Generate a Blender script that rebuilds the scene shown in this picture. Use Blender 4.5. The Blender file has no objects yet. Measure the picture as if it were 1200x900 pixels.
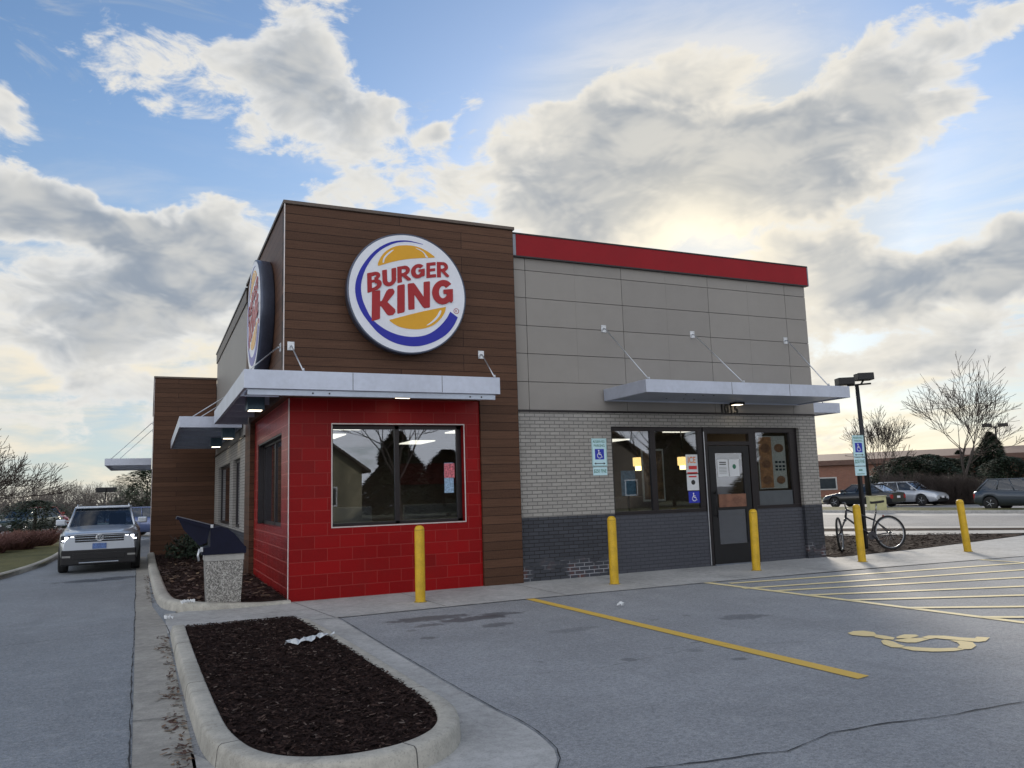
import bpy, bmesh, math, random
from mathutils import Vector, Matrix
R=math.radians; PI=math.pi
S=bpy.context.scene; COL=S.collection
random.seed(7)
# ------------------------------------------------------------------ camera
F_PX=929.741; YAW=.428891; PIT=.135186; ROL=-.031221
CAM=Vector((-1.904458,-12.966344,1.6))
_F=Vector((math.sin(YAW)*math.cos(PIT),math.cos(YAW)*math.cos(PIT),math.sin(PIT)))
_r=Vector((math.cos(YAW),-math.sin(YAW),0)); _u=_r.cross(_F)
_c,_s=math.cos(ROL),math.sin(ROL)
RT=_c*_r+_s*_u; UP=-_s*_r+_c*_u
cam=bpy.data.cameras.new('camera'); cam.sensor_fit='HORIZONTAL'; cam.sensor_width=36
cam.lens=F_PX/1200*36; cam.clip_end=3000; cam.clip_start=.05
co=bpy.data.objects.new('camera',cam); COL.objects.link(co)
m=Matrix((RT,UP,-_F)).transposed().to_4x4(); m.translation=CAM; co.matrix_world=m; S.camera=co
def ray(px,py): return _F+RT*((px-600)/F_PX)+UP*((450-py)/F_PX)
def hit(px,py,ax=2,v=0.0):
    d=ray(px,py); t=(v-CAM[ax])/d[ax]; return CAM+d*t
def G2(px,py):
    h=hit(px,py); return (h.x,h.y)
def azel(px,py):
    d=ray(px,py); return math.atan2(d.x,d.y),math.atan2(d.z,math.hypot(d.x,d.y))
# ------------------------------------------------------------------ node helpers
class NT:
    def __init__(s,nt): s.t=nt; nt.nodes.clear()
    def n(s,ty,**k):
        o=s.t.nodes.new(ty)
        for a,b in k.items():
            if a=='ins':
                for i,v in b.items():
                    if hasattr(v,'is_output'): s.t.links.new(v,o.inputs[i])
                    else: o.inputs[i].default_value=v
            else: setattr(o,a,b)
        return o
    def m(s,op,a,b=0.0,c=0.0,clamp=False):
        o=s.t.nodes.new('ShaderNodeMath'); o.operation=op; o.use_clamp=clamp
        for i,v in enumerate((a,b,c)):
            if hasattr(v,'is_output'): s.t.links.new(v,o.inputs[i])
            else: o.inputs[i].default_value=v
        return o.outputs[0]
    def vm(s,op,a,b=(0,0,0)):
        o=s.t.nodes.new('ShaderNodeVectorMath'); o.operation=op
        for i,v in enumerate((a,b)):
            if hasattr(v,'is_output'): s.t.links.new(v,o.inputs[i])
            else: o.inputs[i].default_value=v
        return o
    def mix(s,f,a,b,bt='MIX'):
        o=s.t.nodes.new('ShaderNodeMix'); o.data_type='RGBA'; o.blend_type=bt
        for i,v in ((0,f),(6,a),(7,b)):
            if hasattr(v,'is_output'): s.t.links.new(v,o.inputs[i])
            else: o.inputs[i].default_value=v if not isinstance(v,tuple) else (v+(1,))[:4]
        return o.outputs[2]
    def ss(s,x,a,b,c=0.0,d=1.0):
        o=s.n('ShaderNodeMapRange',interpolation_type='SMOOTHSTEP')
        for i,v in enumerate((x,a,b,c,d)):
            if hasattr(v,'is_output'): s.t.links.new(v,o.inputs[i])
            else: o.inputs[i].default_value=v
        return o.outputs[0]
    def noise(s,vec,scale,det=4,rough=.55,dist=0.0):
        return s.n('ShaderNodeTexNoise',ins={'Vector':vec,'Scale':scale,'Detail':det,'Roughness':rough,'Distortion':dist}).outputs['Fac']
    def link(s,a,b): s.t.links.new(a,b)
def C4(c): return (c[0],c[1],c[2],1)
MATS={}
def mat(name,build):
    if name in MATS: return MATS[name]
    M=bpy.data.materials.new(name); M.use_nodes=True; t=NT(M.node_tree)
    out=t.n('ShaderNodeOutputMaterial'); b=t.n('ShaderNodeBsdfPrincipled'); t.link(b.outputs[0],out.inputs[0])
    build(t,b,out); MATS[name]=M; return M
def simple(name,col,rough=.5,metal=0.0,var=.12,scale=3.0,bump=0.0,spec=.5,emis=None,coat=0.0):
    def bld(t,b,o):
        tc=t.n('ShaderNodeTexCoord').outputs['Object']
        n=t.noise(tc,scale,5,.6); n2=t.noise(tc,scale*9,3,.6)
        f=t.m('ADD',t.m('MULTIPLY',n,.65),t.m('MULTIPLY',n2,.35))
        dark=tuple(c*(1-var*1.6) for c in col); lite=tuple(min(1,c*(1+var*1.2)) for c in col)
        t.link(t.mix(t.ss(f,.3,.7),C4(dark),C4(lite)),b.inputs['Base Color'])
        t.link(t.m('ADD',rough-.06,t.m('MULTIPLY',n2,.14)),b.inputs['Roughness'])
        b.inputs['Metallic'].default_value=metal; b.inputs['Specular IOR Level'].default_value=spec
        b.inputs['Coat Weight'].default_value=coat; b.inputs['Coat Roughness'].default_value=.05
        if emis:
            b.inputs['Emission Color'].default_value=C4(emis[0]); b.inputs['Emission Strength'].default_value=emis[1]
        if bump:
            bp=t.n('ShaderNodeBump',ins={'Strength':.5,'Distance':bump,'Height':f}); t.link(bp.outputs[0],b.inputs['Normal'])
    return mat(name,bld)
def uvw(t,ax):
    tc=t.n('ShaderNodeTexCoord').outputs['Object']
    sp=t.n('ShaderNodeSeparateXYZ',ins={0:tc})
    cb=t.n('ShaderNodeCombineXYZ',ins={0:sp.outputs[0 if ax=='x' else 1],1:sp.outputs[2],2:0.0})
    return tc,cb.outputs[0],sp
def bricky(name,ax,c1,c2,mortar,w,h,ms,rough=.5,spec=.5,bump=.004,off=(0,0),freq=.5,grain=None,offset_freq=2,dirt=.15,coat=0.0,msm=.1,efflor=False):
    def bld(t,b,o):
        tc,v,sp=uvw(t,ax)
        v=t.vm('ADD',v,(off[0],off[1],0)).outputs[0]
        br=t.n('ShaderNodeTexBrick',offset=freq,offset_frequency=offset_freq,ins={'Vector':v,'Color1':(0,0,0,1),'Color2':(1,1,1,1),'Mortar':(.5,.5,.5,1),'Scale':1.0,'Mortar Size':ms,'Mortar Smooth':msm,'Bias':0.0,'Brick Width':w,'Row Height':h})
        tone=t.n('ShaderNodeSeparateColor',ins={0:br.outputs['Color']}).outputs[0]
        n=t.noise(tc,1.3,4,.6); n2=t.noise(tc,40,3,.6)
        base=t.mix(tone,C4(c1),C4(c2))
        if grain:
            gv=t.n('ShaderNodeMapping',ins={'Vector':v,'Scale':(1.2,38,1)}).outputs[0]
            gv=t.vm('ADD',gv,t.n('ShaderNodeCombineXYZ',ins={0:t.m('MULTIPLY',tone,37.0),1:0.0,2:0.0}).outputs[0]).outputs[0]
            g=t.noise(gv,1.6,6,.7,.6)
            base=t.mix(t.ss(g,.3,.75,0.0,grain),base,(c1[0]*.35,c1[1]*.32,c1[2]*.3,1))
        base=t.mix(t.m('MULTIPLY',t.ss(n,.45,.8),dirt),base,(.02,.018,.016,1))
        base=t.mix(t.m('MULTIPLY',n2,.5),base,tuple(min(1,x*1.6) for x in c2)+(1,))
        mo=C4(mortar)
        if efflor:
            k=t.ss(t.m('ADD',sp.outputs[2],t.m('MULTIPLY',n,.5)),.36,.62,1.0,0.0)
            k2=t.m('MULTIPLY',k,t.ss(t.noise(tc,2.2,3,.5),.44,.56))
            mo=t.mix(k2,mo,(.32,.33,.36,1)); 
            k3=t.m('MULTIPLY',k2,t.ss(t.noise(tc,5.0,3,.5),.5,.7)); base=t.mix(k3,base,(.1,.04,.035,1))
        t.link(t.mix(br.outputs['Fac'],base,mo),b.inputs['Base Color'])
        t.link(t.m('ADD',t.m('MULTIPLY',n2,.2),rough-.1),b.inputs['Roughness'])
        b.inputs['Specular IOR Level'].default_value=spec; b.inputs['Coat Weight'].default_value=coat; b.inputs['Coat Roughness'].default_value=.12
        hh=t.m('SUBTRACT',t.m('ADD',t.m('MULTIPLY',n2,.25),t.m('MULTIPLY',tone,.3)),t.m('MULTIPLY',br.outputs['Fac'],1.0))
        bp=t.n('ShaderNodeBump',ins={'Strength':.8,'Distance':bump,'Height':hh}); t.link(bp.outputs[0],b.inputs['Normal'])
    return mat(name,bld)
WOODc=((.046,.022,.013),(.120,.060,.036),(.014,.008,.006))
wood_x=bricky('wood_planks_x','x',*WOODc,3.1,.1495,.0045,rough=.55,bump=.003,freq=.37,grain=.75,offset_freq=3,dirt=.1,spec=.2)
wood_y=bricky('wood_planks_y','y',*WOODc,3.1,.1495,.0045,rough=.5,bump=.003,freq=.37,grain=.75,offset_freq=3,dirt=.1,spec=.2)
REDc=((.160,.0010,.0020),(.260,.0020,.0034),(.30,.035,.03))
red_x=bricky('red_tile_x','x',*REDc,.405,.2,.0045,rough=.38,bump=.0015,off=(.1,.0),dirt=.25,msm=0.0,spec=.2)
red_y=bricky('red_tile_y','y',REDc[0],REDc[1],(.45,.09,.08),.405,.2,.009,rough=.3,spec=.3,bump=.0015,off=(.1,0),dirt=.1,msm=0.0)
LB=((.235,.224,.208),(.32,.305,.282),(.15,.144,.136)); DB=((.022,.024,.032),(.042,.046,.058),(.011,.011,.014))
lbrick_x=bricky('pale_brick_x','x',*LB,.203,.0672,.007,rough=.75,bump=.006,off=(.05,.0))
lbrick_y=bricky('pale_brick_y','y',*LB,.203,.0672,.007,rough=.75,bump=.006)
dbrick_x=bricky('charcoal_brick_x','x',*DB,.203,.0672,.007,rough=.6,bump=.006,off=(.05,.0),efflor=True,dirt=.05)
dbrick_y=bricky('charcoal_brick_y','y',*DB,.203,.0672,.007,rough=.6,bump=.006,dirt=.05)
infill=bricky('painted_infill','x',(.043,.046,.060),(.054,.058,.073),(.032,.034,.044),.203,.0672,.007,rough=.5,bump=.004,dirt=.1)
farbrick=bricky('far_brick','x',(.16,.06,.04),(.24,.10,.065),(.2,.17,.15),.3,.1,.01,rough=.8)
panel=simple('grey_panel',(.285,.266,.245),.5,0,.035,.5,spec=.3)
panel2=simple('grey_panel_dark',(.268,.250,.231),.5,0,.035,.5,spec=.3)
seam=simple('seam_black',(.03,.03,.03),.8)
fascia_red=simple('red_fascia_paint',(.27,.008,.014),.45,0,.05,1.0,spec=.2)
coping=simple('bronze_coping',(.11,.085,.07),.45,.4,.08)
silver=simple('silver_panel',(.22,.24,.28),.4,.4,.08)
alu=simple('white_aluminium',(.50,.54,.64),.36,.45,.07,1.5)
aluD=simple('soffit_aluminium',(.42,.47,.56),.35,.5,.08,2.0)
frame_dark=simple('dark_bronze_frame',(.018,.014,.016),.35,.3)
frame_black=simple('black_metal',(.012,.012,.014),.4,.3)
steel=simple('galvanised_steel',(.55,.57,.6),.35,.8,.1,8)
trimpale=simple('pale_trim',(.62,.56,.54),.4,.3)
yellow=simple('yellow_bollard_paint',(.60,.37,.012),.5,0,.13,5,.0)
conc=None
def conc_b(c,sc,crk=.0):
    def bld(t,b,o):
        tc=t.n('ShaderNodeTexCoord').outputs['Object']
        n=t.noise(tc,.8,6,.65); n2=t.noise(tc,9,5,.75); n3=t.noise(tc,70,4,.8)
        f=t.m('ADD',t.m('MULTIPLY',n,.5),t.m('MULTIPLY',n2,.5))
        col=t.mix(t.ss(f,.32,.68),tuple(x*.66 for x in c)+(1,),tuple(x*1.18 for x in c)+(1,))
        col=t.mix(t.ss(n3,.50,.72,0,.55),col,(.11,.105,.10,1))
        st=t.ss(t.noise(tc,2.6,4,.75,.8),.6,.72,0,.35); col=t.mix(st,col,(.12,.115,.11,1))
        t.link(col,b.inputs['Base Color']); b.inputs['Roughness'].default_value=.82
        bp=t.n('ShaderNodeBump',ins={'Strength':.5,'Distance':.004,'Height':t.m('ADD',t.m('MULTIPLY',n2,.6),t.m('MULTIPLY',n3,.35))}); t.link(bp.outputs[0],b.inputs['Normal'])
    return bld
concrete=mat('concrete',conc_b((.42,.42,.415),1))
kerbmat=mat('kerb_concrete',conc_b((.44,.42,.37),1))
guttermat=mat('gutter_concrete',conc_b((.33,.315,.285),1))
def asph(c,spots=()):
    def bld(t,b,o):
        tc=t.n('ShaderNodeTexCoord').outputs['Object']
        n=t.noise(tc,.35,5,.6,.5); n2=t.noise(tc,3.5,5,.7); n3=t.noise(tc,90,3,.75); n4=t.n('ShaderNodeTexVoronoi',ins={'Vector':tc,'Scale':70.0}).outputs['Color']
        sv=t.n('ShaderNodeSeparateColor',ins={0:n4}).outputs[0]
        f=t.m('ADD',t.m('MULTIPLY',n,.6),t.m('MULTIPLY',n2,.4))
        col=t.mix(t.ss(f,.35,.66),tuple(x*.78 for x in c)+(1,),tuple(x*1.15 for x in c)+(1,))
        n5=t.noise(tc,24,4,.85); col=t.mix(t.m('MULTIPLY',t.m('POWER',sv,2.0),.55),col,(.40,.40,.41,1)); col=t.mix(t.ss(n3,.48,.66,0,.55),col,(.05,.05,.055,1)); col=t.mix(t.ss(n5,.44,.62,0,.42),col,(.08,.085,.095,1)); col=t.mix(t.ss(n2,.55,.75,0,.22),col,(.42,.41,.40,1))
        # long streaks left by tyres and water
        sm=t.n('ShaderNodeMapping',ins={'Vector':tc,'Rotation':(0,0,R(8)),'Scale':(2.2,.25,1)}).outputs[0]
        col=t.mix(t.ss(t.noise(sm,1.2,4,.6),.52,.72,0,.28),col,tuple(x*.6 for x in c)+(1,))
        rough=t.m('ADD',.72,t.m('MULTIPLY',n2,.2))
        wob=t.m('MULTIPLY',t.m('SUBTRACT',t.noise(tc,5.0,5,.7),.5),2.7)
        sp=t.n('ShaderNodeSeparateXYZ',ins={0:tc})
        for (x,y,rx,ry,k) in spots:
            dx=t.m('DIVIDE',t.m('SUBTRACT',sp.outputs[0],x),rx); dy=t.m('DIVIDE',t.m('SUBTRACT',sp.outputs[1],y),ry)
            d=t.m('ADD',t.m('SQRT',t.m('ADD',t.m('MULTIPLY',dx,dx),t.m('MULTIPLY',dy,dy))),wob)
            s_=t.ss(d,.8,1.15,k,0.0)
            col=t.mix(s_,col,(.028,.03,.036,1)); rough=t.m('SUBTRACT',rough,t.m('MULTIPLY',s_,.3))
        t.link(col,b.inputs['Base Color']); t.link(rough,b.inputs['Roughness'])
        bp=t.n('ShaderNodeBump',ins={'Strength':.7,'Distance':.005,'Height':t.m('ADD',t.m('MULTIPLY',n3,.5),t.m('MULTIPLY',sv,.5))}); t.link(bp.outputs[0],b.inputs['Normal'])
    return bld
SPOTS=[(1.43,-2.78,.5,.16,.75),(1.9,-3.15,.45,.13,.8),(2.35,-3.0,.3,.12,.7),(2.0,-3.75,.22,.1,.6),(1.3,-3.3,.2,.08,.6),(4.75,-5.0,.28,.14,.5),(2.6,-4.6,.3,.1,.3)]
_rs=random.Random(12); SPOTS=[(a,b_,c*1.1,d*1.25,e*.85) for a,b_,c,d,e in SPOTS]+[(_rs.uniform(.8,7),_rs.uniform(-8.5,-2.5),_rs.uniform(.03,.10),_rs.uniform(.03,.08),_rs.uniform(.3,.6)) for _ in range(14)]
asphalt=mat('asphalt_lot',asph((.300,.315,.338),SPOTS))
asphalt2=mat('asphalt_lane',asph((.235,.262,.295),[(-3.0,6.6,.7,.35,.85),(-2.4,6.9,.5,.3,.8)]))
asphalt3=mat('asphalt_road',asph((.24,.24,.245)))
concroad=mat('road_concrete',conc_b((.42,.41,.395),1))
def mulch_b(t,b,o):
    tc=t.n('ShaderNodeTexCoord').outputs['Object']
    rn=t.n('ShaderNodeNewGeometry').outputs['Random Per Island']
    n=t.noise(tc,60,4,.7)
    r=t.n('ShaderNodeValToRGB',ins={0:rn}); e=r.color_ramp.elements
    e[0].color=(.020,.012,.011,1); e[1].color=(.085,.05,.042,1)
    for p,c in ((.5,(.040,.024,.021,1)),(.86,(.060,.036,.030,1)),(.96,(.13,.085,.07,1)),(.995,(.26,.21,.18,1))):
        x=e.new(p); x.color=c
    col=t.mix(t.m('MULTIPLY',n,.45),r.outputs[0],(.016,.011,.010,1))
    t.link(col,b.inputs['Base Color']); b.inputs['Roughness'].default_value=.95; b.inputs['Specular IOR Level'].default_value=.08
    bp=t.n('ShaderNodeBump',ins={'Strength':1.0,'Distance':.02,'Height':n}); t.link(bp.outputs[0],b.inputs['Normal'])
mulchM=mat('mulch',mulch_b)
def leaf_b(t,b,o):
    rn=t.n('ShaderNodeNewGeometry').outputs['Random Per Island']
    r=t.n('ShaderNodeValToRGB',ins={0:rn}); e=r.color_ramp.elements
    e[0].color=(.05,.025,.015,1); e[1].color=(.16,.09,.05,1)
    for p,c in ((.6,(.08,.04,.03,1)),(.9,(.22,.15,.09,1))):
        x=e.new(p); x.color=c
    t.link(r.outputs[0],b.inputs['Base Color']); b.inputs['Roughness'].default_value=.8
leafM=mat('dry_leaves',leaf_b)
def grass_b(t,b,o):
    tc=t.n('ShaderNodeTexCoord').outputs['Object']
    n=t.noise(tc,.5,5,.7); n2=t.noise(tc,30,3,.7)
    c=t.mix(t.ss(n,.35,.65),(.085,.09,.028,1),(.17,.155,.055,1)); c=t.mix(t.ss(n2,.4,.7,0,.6),c,(.05,.055,.02,1))
    t.link(c,b.inputs['Base Color']); b.inputs['Roughness'].default_value=.9
    bp=t.n('ShaderNodeBump',ins={'Strength':1.0,'Distance':.03,'Height':n2}); t.link(bp.outputs[0],b.inputs['Normal'])
grassM=mat('winter_grass',grass_b)
def paint_b(c,wear):
    def bld(t,b,o):
        tc=t.n('ShaderNodeTexCoord').outputs['Object']
        n=t.noise(tc,14,6,.75); n2=t.noise(tc,1.5,3,.6)
        f=t.ss(t.m('ADD',t.m('MULTIPLY',n,.7),t.m('MULTIPLY',n2,.3)),.62-wear,.74-wear)
        b.inputs['Base Color'].default_value=C4(c); b.inputs['Roughness'].default_value=.6
        t.link(t.mix(f,C4(c),tuple(x*.62 for x in c)+(1,)),b.inputs['Base Color'])
        tr=t.n('ShaderNodeBsdfTransparent'); mx=t.n('ShaderNodeMixShader',ins={0:t.ss(n,.64-wear*.5,.70-wear*.5,0,.8),1:b.outputs[0],2:tr.outputs[0]})
        t.link(mx.outputs[0],o.inputs[0])
    return bld
lineY=mat('line_paint_yellow',paint_b((.66,.43,.07),.02))
lineW=mat('line_paint_worn',paint_b((.80,.68,.38),.0))
def glass_b(tint,refl):
    def bld(t,b,o):
        tr=t.n('ShaderNodeBsdfTransparent',ins={0:C4(tint)}); gl=t.n('ShaderNodeBsdfGlossy',ins={'Color':(.9,.93,1,1),'Roughness':.004})
        gm=t.n('ShaderNodeNewGeometry'); c=t.m('ABSOLUTE',t.vm('DOT_PRODUCT',gm.outputs['Incoming'],gm.outputs['Normal']).outputs['Value'])
        f=t.m('MINIMUM',t.m('MULTIPLY',t.m('MULTIPLY_ADD',t.m('POWER',t.m('SUBTRACT',1.0,c),5.0),.96,.04),refl),.95)
        mx=t.n('ShaderNodeMixShader',ins={0:f,1:tr.outputs[0],2:gl.outputs[0]}); t.link(mx.outputs[0],o.inputs[0])
        t.t.nodes.remove(b)
    return bld
glass=mat('window_glass',glass_b((.74,.78,.82),3.3))
glassC=mat('car_glass',glass_b((.30,.34,.37),2.2))
white=simple('sign_white',(.78,.79,.82),.3,0,.02); 
def sign_face(name,c,e): return simple(name,c,.32,0,.03,spec=.3,coat=.08)
sgW=sign_face('sign_face_white',(.76,.78,.84),.10); sgB=sign_face('sign_blue',(.008,.014,.34),.10); sgR=sign_face('sign_red',(.36,.008,.014),.10); sgY=sign_face('sign_orange',(.72,.36,.012),.10)
blueP=simple('print_blue',(.015,.03,.42),.4); greenP=simple('print_green',(.02,.16,.09),.5); blackP=simple('print_black',(.02,.02,.02),.5)
signpale=simple('sign_pale_blue',(.55,.78,.84),.4,0,.05); paper=simple('paper',(.70,.72,.74),.6,0,.03)
orangeP=simple('print_orange',(.75,.22,.06),.5); redP=simple('print_red',(.6,.03,.03),.5); brownP=simple('print_brown',(.45,.20,.08),.5,0,.3,12); creamP=simple('print_cream',(.90,.80,.60),.5)
pinkP=simple('print_pink',(.75,.28,.30),.5)
bark=simple('bark',(.065,.055,.05),.9,0,.25,6,.01); barkL=simple('bark_grey',(.12,.105,.095),.9,0,.25,6,.01); twig=simple('twig',(.060,.046,.04),.9); twigR=simple('twig_red',(.17,.085,.075),.9)
def foliage(name,c):
    def bld(t,b,o):
        rn=t.n('ShaderNodeNewGeometry').outputs['Random Per Island']
        t.link(t.mix(rn,tuple(x*.5 for x in c)+(1,),tuple(x*1.7 for x in c)+(1,)),b.inputs['Base Color']); b.inputs['Roughness'].default_value=.75
    return mat(name,bld)
everg=foliage('evergreen',(.022,.038,.020)); everg2=foliage('pine_foliage',(.04,.06,.028))
rubber=simple('rubber',(.018,.018,.019),.8,0,.2,20); chrome=simple('chrome',(.75,.77,.8),.12,1.0,.03)
# ------------------------------------------------------------------ mesh builder
class MB:
    def __init__(s): s.b=bmesh.new(); s.mi=0
    def _f(s,fs):
        for f in fs: f.material_index=s.mi
    def box(s,x0,x1,y0,y1,z0,z1,bev=0.0,M=None):
        nb=len(s.b.faces)
        r=bmesh.ops.create_cube(s.b,size=1.0); vs=r['verts']
        for v in vs:
            v.co=Vector(((x0+x1)/2+v.co.x*(x1-x0),(y0+y1)/2+v.co.y*(y1-y0),(z0+z1)/2+v.co.z*(z1-z0)))
        fs=set(f for v in vs for f in v.link_faces); s._f(fs)
        if bev:
            es=set(e for f in fs for e in f.edges)
            rb=bmesh.ops.bevel(s.b,geom=list(es),offset=bev,segments=2,affect='EDGES',profile=.6)
            s._f(rb['faces']); vs=list(set(v for f in rb['faces'] for v in f.verts)|set(v for v in vs if v.is_valid))
        if M is not None:
            for v in vs: v.co=M@v.co
        return s
    def poly(s,pts,z=0.0):
        vs=[s.b.verts.new(p if len(p)==3 else (p[0],p[1],z)) for p in pts]
        f=s.b.faces.new(vs); f.material_index=s.mi; return f
    def prism(s,pts,d):   # pts 3D loop extruded by vector d
        d=Vector(d); a=[s.b.verts.new(p) for p in pts]; c=[s.b.verts.new(Vector(p)+d) for p in pts]
        n=len(a); fs=[s.b.faces.new(a),s.b.faces.new(list(reversed(c)))]
        for i in range(n): fs.append(s.b.faces.new([a[i],c[i],c[(i+1)%n],a[(i+1)%n]]))
        s._f(fs); bmesh.ops.recalc_face_normals(s.b,faces=fs); return s
    def tube(s,pts,rad,n=8,cap=True):
        pts=[Vector(p) for p in pts]; 
        if not isinstance(rad,(list,tuple)): rad=[rad]*len(pts)
        rings=[]; prev=None
        for i,p in enumerate(pts):
            d=(pts[min(i+1,len(pts)-1)]-pts[max(i-1,0)]).normalized()
            if prev is None:
                a=Vector((0,0,1)) if abs(d.z)<.9 else Vector((1,0,0)); u=d.cross(a).normalized()
            else: u=(prev-d*prev.dot(d)).normalized()
            prev=u; w=d.cross(u)
            rings.append([s.b.verts.new(p+(u*math.cos(2*PI*k/n)+w*math.sin(2*PI*k/n))*rad[i]) for k in range(n)])
        for i in range(len(rings)-1):
            for k in range(n):
                f=s.b.faces.new([rings[i][k],rings[i][(k+1)%n],rings[i+1][(k+1)%n],rings[i+1][k]]); f.material_index=s.mi; f.smooth=True
        if cap and n>2:
            f=s.b.faces.new(list(reversed(rings[0]))); f.material_index=s.mi; f=s.b.faces.new(rings[-1]); f.material_index=s.mi
        return s
    def lathe(s,prof,c=(0,0,0),n=24,axis='z'):
        rings=[]
        for r,h in prof:
            ring=[]
            for k in range(n):
                a=2*PI*k/n; x,y=r*math.cos(a),r*math.sin(a)
                p=(x,y,h) if axis=='z' else ((x,h,y) if axis=='y' else (h,x,y))
                ring.append(s.b.verts.new(Vector(c)+Vector(p)))
            rings.append(ring)
        fs=[]
        for i in range(len(rings)-1):
            for k in range(n):
                f=s.b.faces.new([rings[i][k],rings[i][(k+1)%n],rings[i+1][(k+1)%n],rings[i+1][k]]); f.smooth=True; fs.append(f)
        fs.append(s.b.faces.new(rings[0])); fs.append(s.b.faces.new(rings[-1]))
        s._f(fs); bmesh.ops.recalc_face_normals(s.b,faces=fs); return s
    def xf(s,M): bmesh.ops.transform(s.b,matrix=M,verts=s.b.verts[:]); return s
    def build(s,name,mats,parent=None,world=True,smooth=False,loc=None):
        me=bpy.data.meshes.new(name)
        if world and parent is not None:
            off=Vector((0,0,0)); q_=parent
            while q_ is not None: off+=q_.location; q_=q_.parent
            if off.length>0: bmesh.ops.translate(s.b,vec=-off,verts=s.b.verts[:])
        if loc is not None: bmesh.ops.translate(s.b,vec=-Vector(loc),verts=s.b.verts[:])
        if smooth:
            for f in s.b.faces: f.smooth=True
        s.b.to_mesh(me); s.b.free()
        for mm in (mats if isinstance(mats,(list,tuple)) else [mats]): me.materials.append(mm)
        o=bpy.data.objects.new(name,me); COL.objects.link(o)
        if parent is not None: o.parent=parent
        if loc is not None: o.location=loc
        return o
def build_pieces(mb,name,mats,parent,world=True):
    b=mb.b; b.verts.ensure_lookup_table(); seen=set(); out=[]
    for v0 in list(b.verts):
        if v0 in seen: continue
        st=[v0]; comp=[]; seen.add(v0)
        while st:
            v=st.pop(); comp.append(v)
            for e in v.link_edges:
                w=e.other_vert(v)
                if w not in seen: seen.add(w); st.append(w)
        n=MB(); mp={v:n.b.verts.new(v.co) for v in comp}
        for f in set(f for v in comp for f in v.link_faces):
            g=n.b.faces.new([mp[v] for v in f.verts]); g.material_index=f.material_index; g.smooth=f.smooth
        out.append(n.build(name,mats,parent,world=world))
    b.free(); return out
def tag(o,label=None,cat=None,group=None,kind=None):
    if label: o['label']=label
    if cat: o['category']=cat
    if group: o['group']=group
    if kind: o['kind']=kind
    return o
def thing(name,label,cat,loc=(0,0,0),rz=0.0,group=None):
    o=bpy.data.objects.new(name,None); COL.objects.link(o); o.location=loc; o.rotation_euler=(0,0,rz); o.empty_display_size=.2
    return tag(o,label,cat,group)
def copy_tree(o,parent=None):
    c=o.copy(); COL.objects.link(c)
    if parent is not None: c.parent=parent
    for ch in list(o.children): copy_tree(ch,c)
    return c
def text_bm(body,size=1.0,offset=0.0,extrude=0.0,res=3):
    cu=bpy.data.curves.new('lettering','FONT'); cu.body=body; cu.size=size; cu.offset=offset; cu.extrude=extrude; cu.resolution_u=res; cu.align_x='CENTER'; cu.align_y='CENTER'
    ob=bpy.data.objects.new('lettering',cu); COL.objects.link(ob)
    dg=bpy.context.evaluated_depsgraph_get(); me=bpy.data.meshes.new_from_object(ob.evaluated_get(dg))
    bm=bmesh.new(); bm.from_mesh(me); bpy.data.objects.remove(ob); bpy.data.curves.remove(cu); bpy.data.meshes.remove(me)
    return bm
def fit_text(mb,body,cx,cz,w,h,y,offset=0.0,axis='x',d=.002,rot=0.0):
    """adds text spanning w x h centred at (cx,cz) in the xz plane, facing -y"""
    bm=text_bm(body,1.0,offset,0.0); xs=[v.co.x for v in bm.verts]; ys=[v.co.y for v in bm.verts]
    mx,my=(min(xs)+max(xs))/2,(min(ys)+max(ys))/2; sx=w/(max(xs)-min(xs)); sy=h/(max(ys)-min(ys))
    mp={}
    for v in bm.verts: mp[v]=mb.b.verts.new((cx+(v.co.x-mx)*sx,y,cz+(v.co.y-my)*sy))
    for f in bm.faces:
        g=mb.b.faces.new([mp[v] for v in f.verts]); g.material_index=mb.mi
    bm.free()
# ------------------------------------------------------------------ ground
def sheet(name,pts,z,m,label=None):
    b=MB(); f=b.poly(pts,z); bmesh.ops.triangulate(b.b,faces=[f])
    bmesh.ops.recalc_face_normals(b.b,faces=b.b.faces[:])
    if b.b.faces[0].normal.z<0: bmesh.ops.reverse_faces(b.b,faces=b.b.faces[:])
    return tag(b.build(name,m),kind='structure')
sheet('ground',[(-900,-900),(900,-900),(900,900),(-900,900)],-.02,asphalt3)
sheet('parking_lot',[(-1.62,-60),(60,-60),(60,-2.9),(14.1,-2.35),(6.6,-1.9),(-1.62,-1.9)],0,asphalt)
sheet('drive_lane',[(-30,-60),(-1.62,-60),(-1.62,-1.9),(-1.5,.2),(-1.7,13),(-1.7,40),(-30,40)],0.0,asphalt2)
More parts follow.
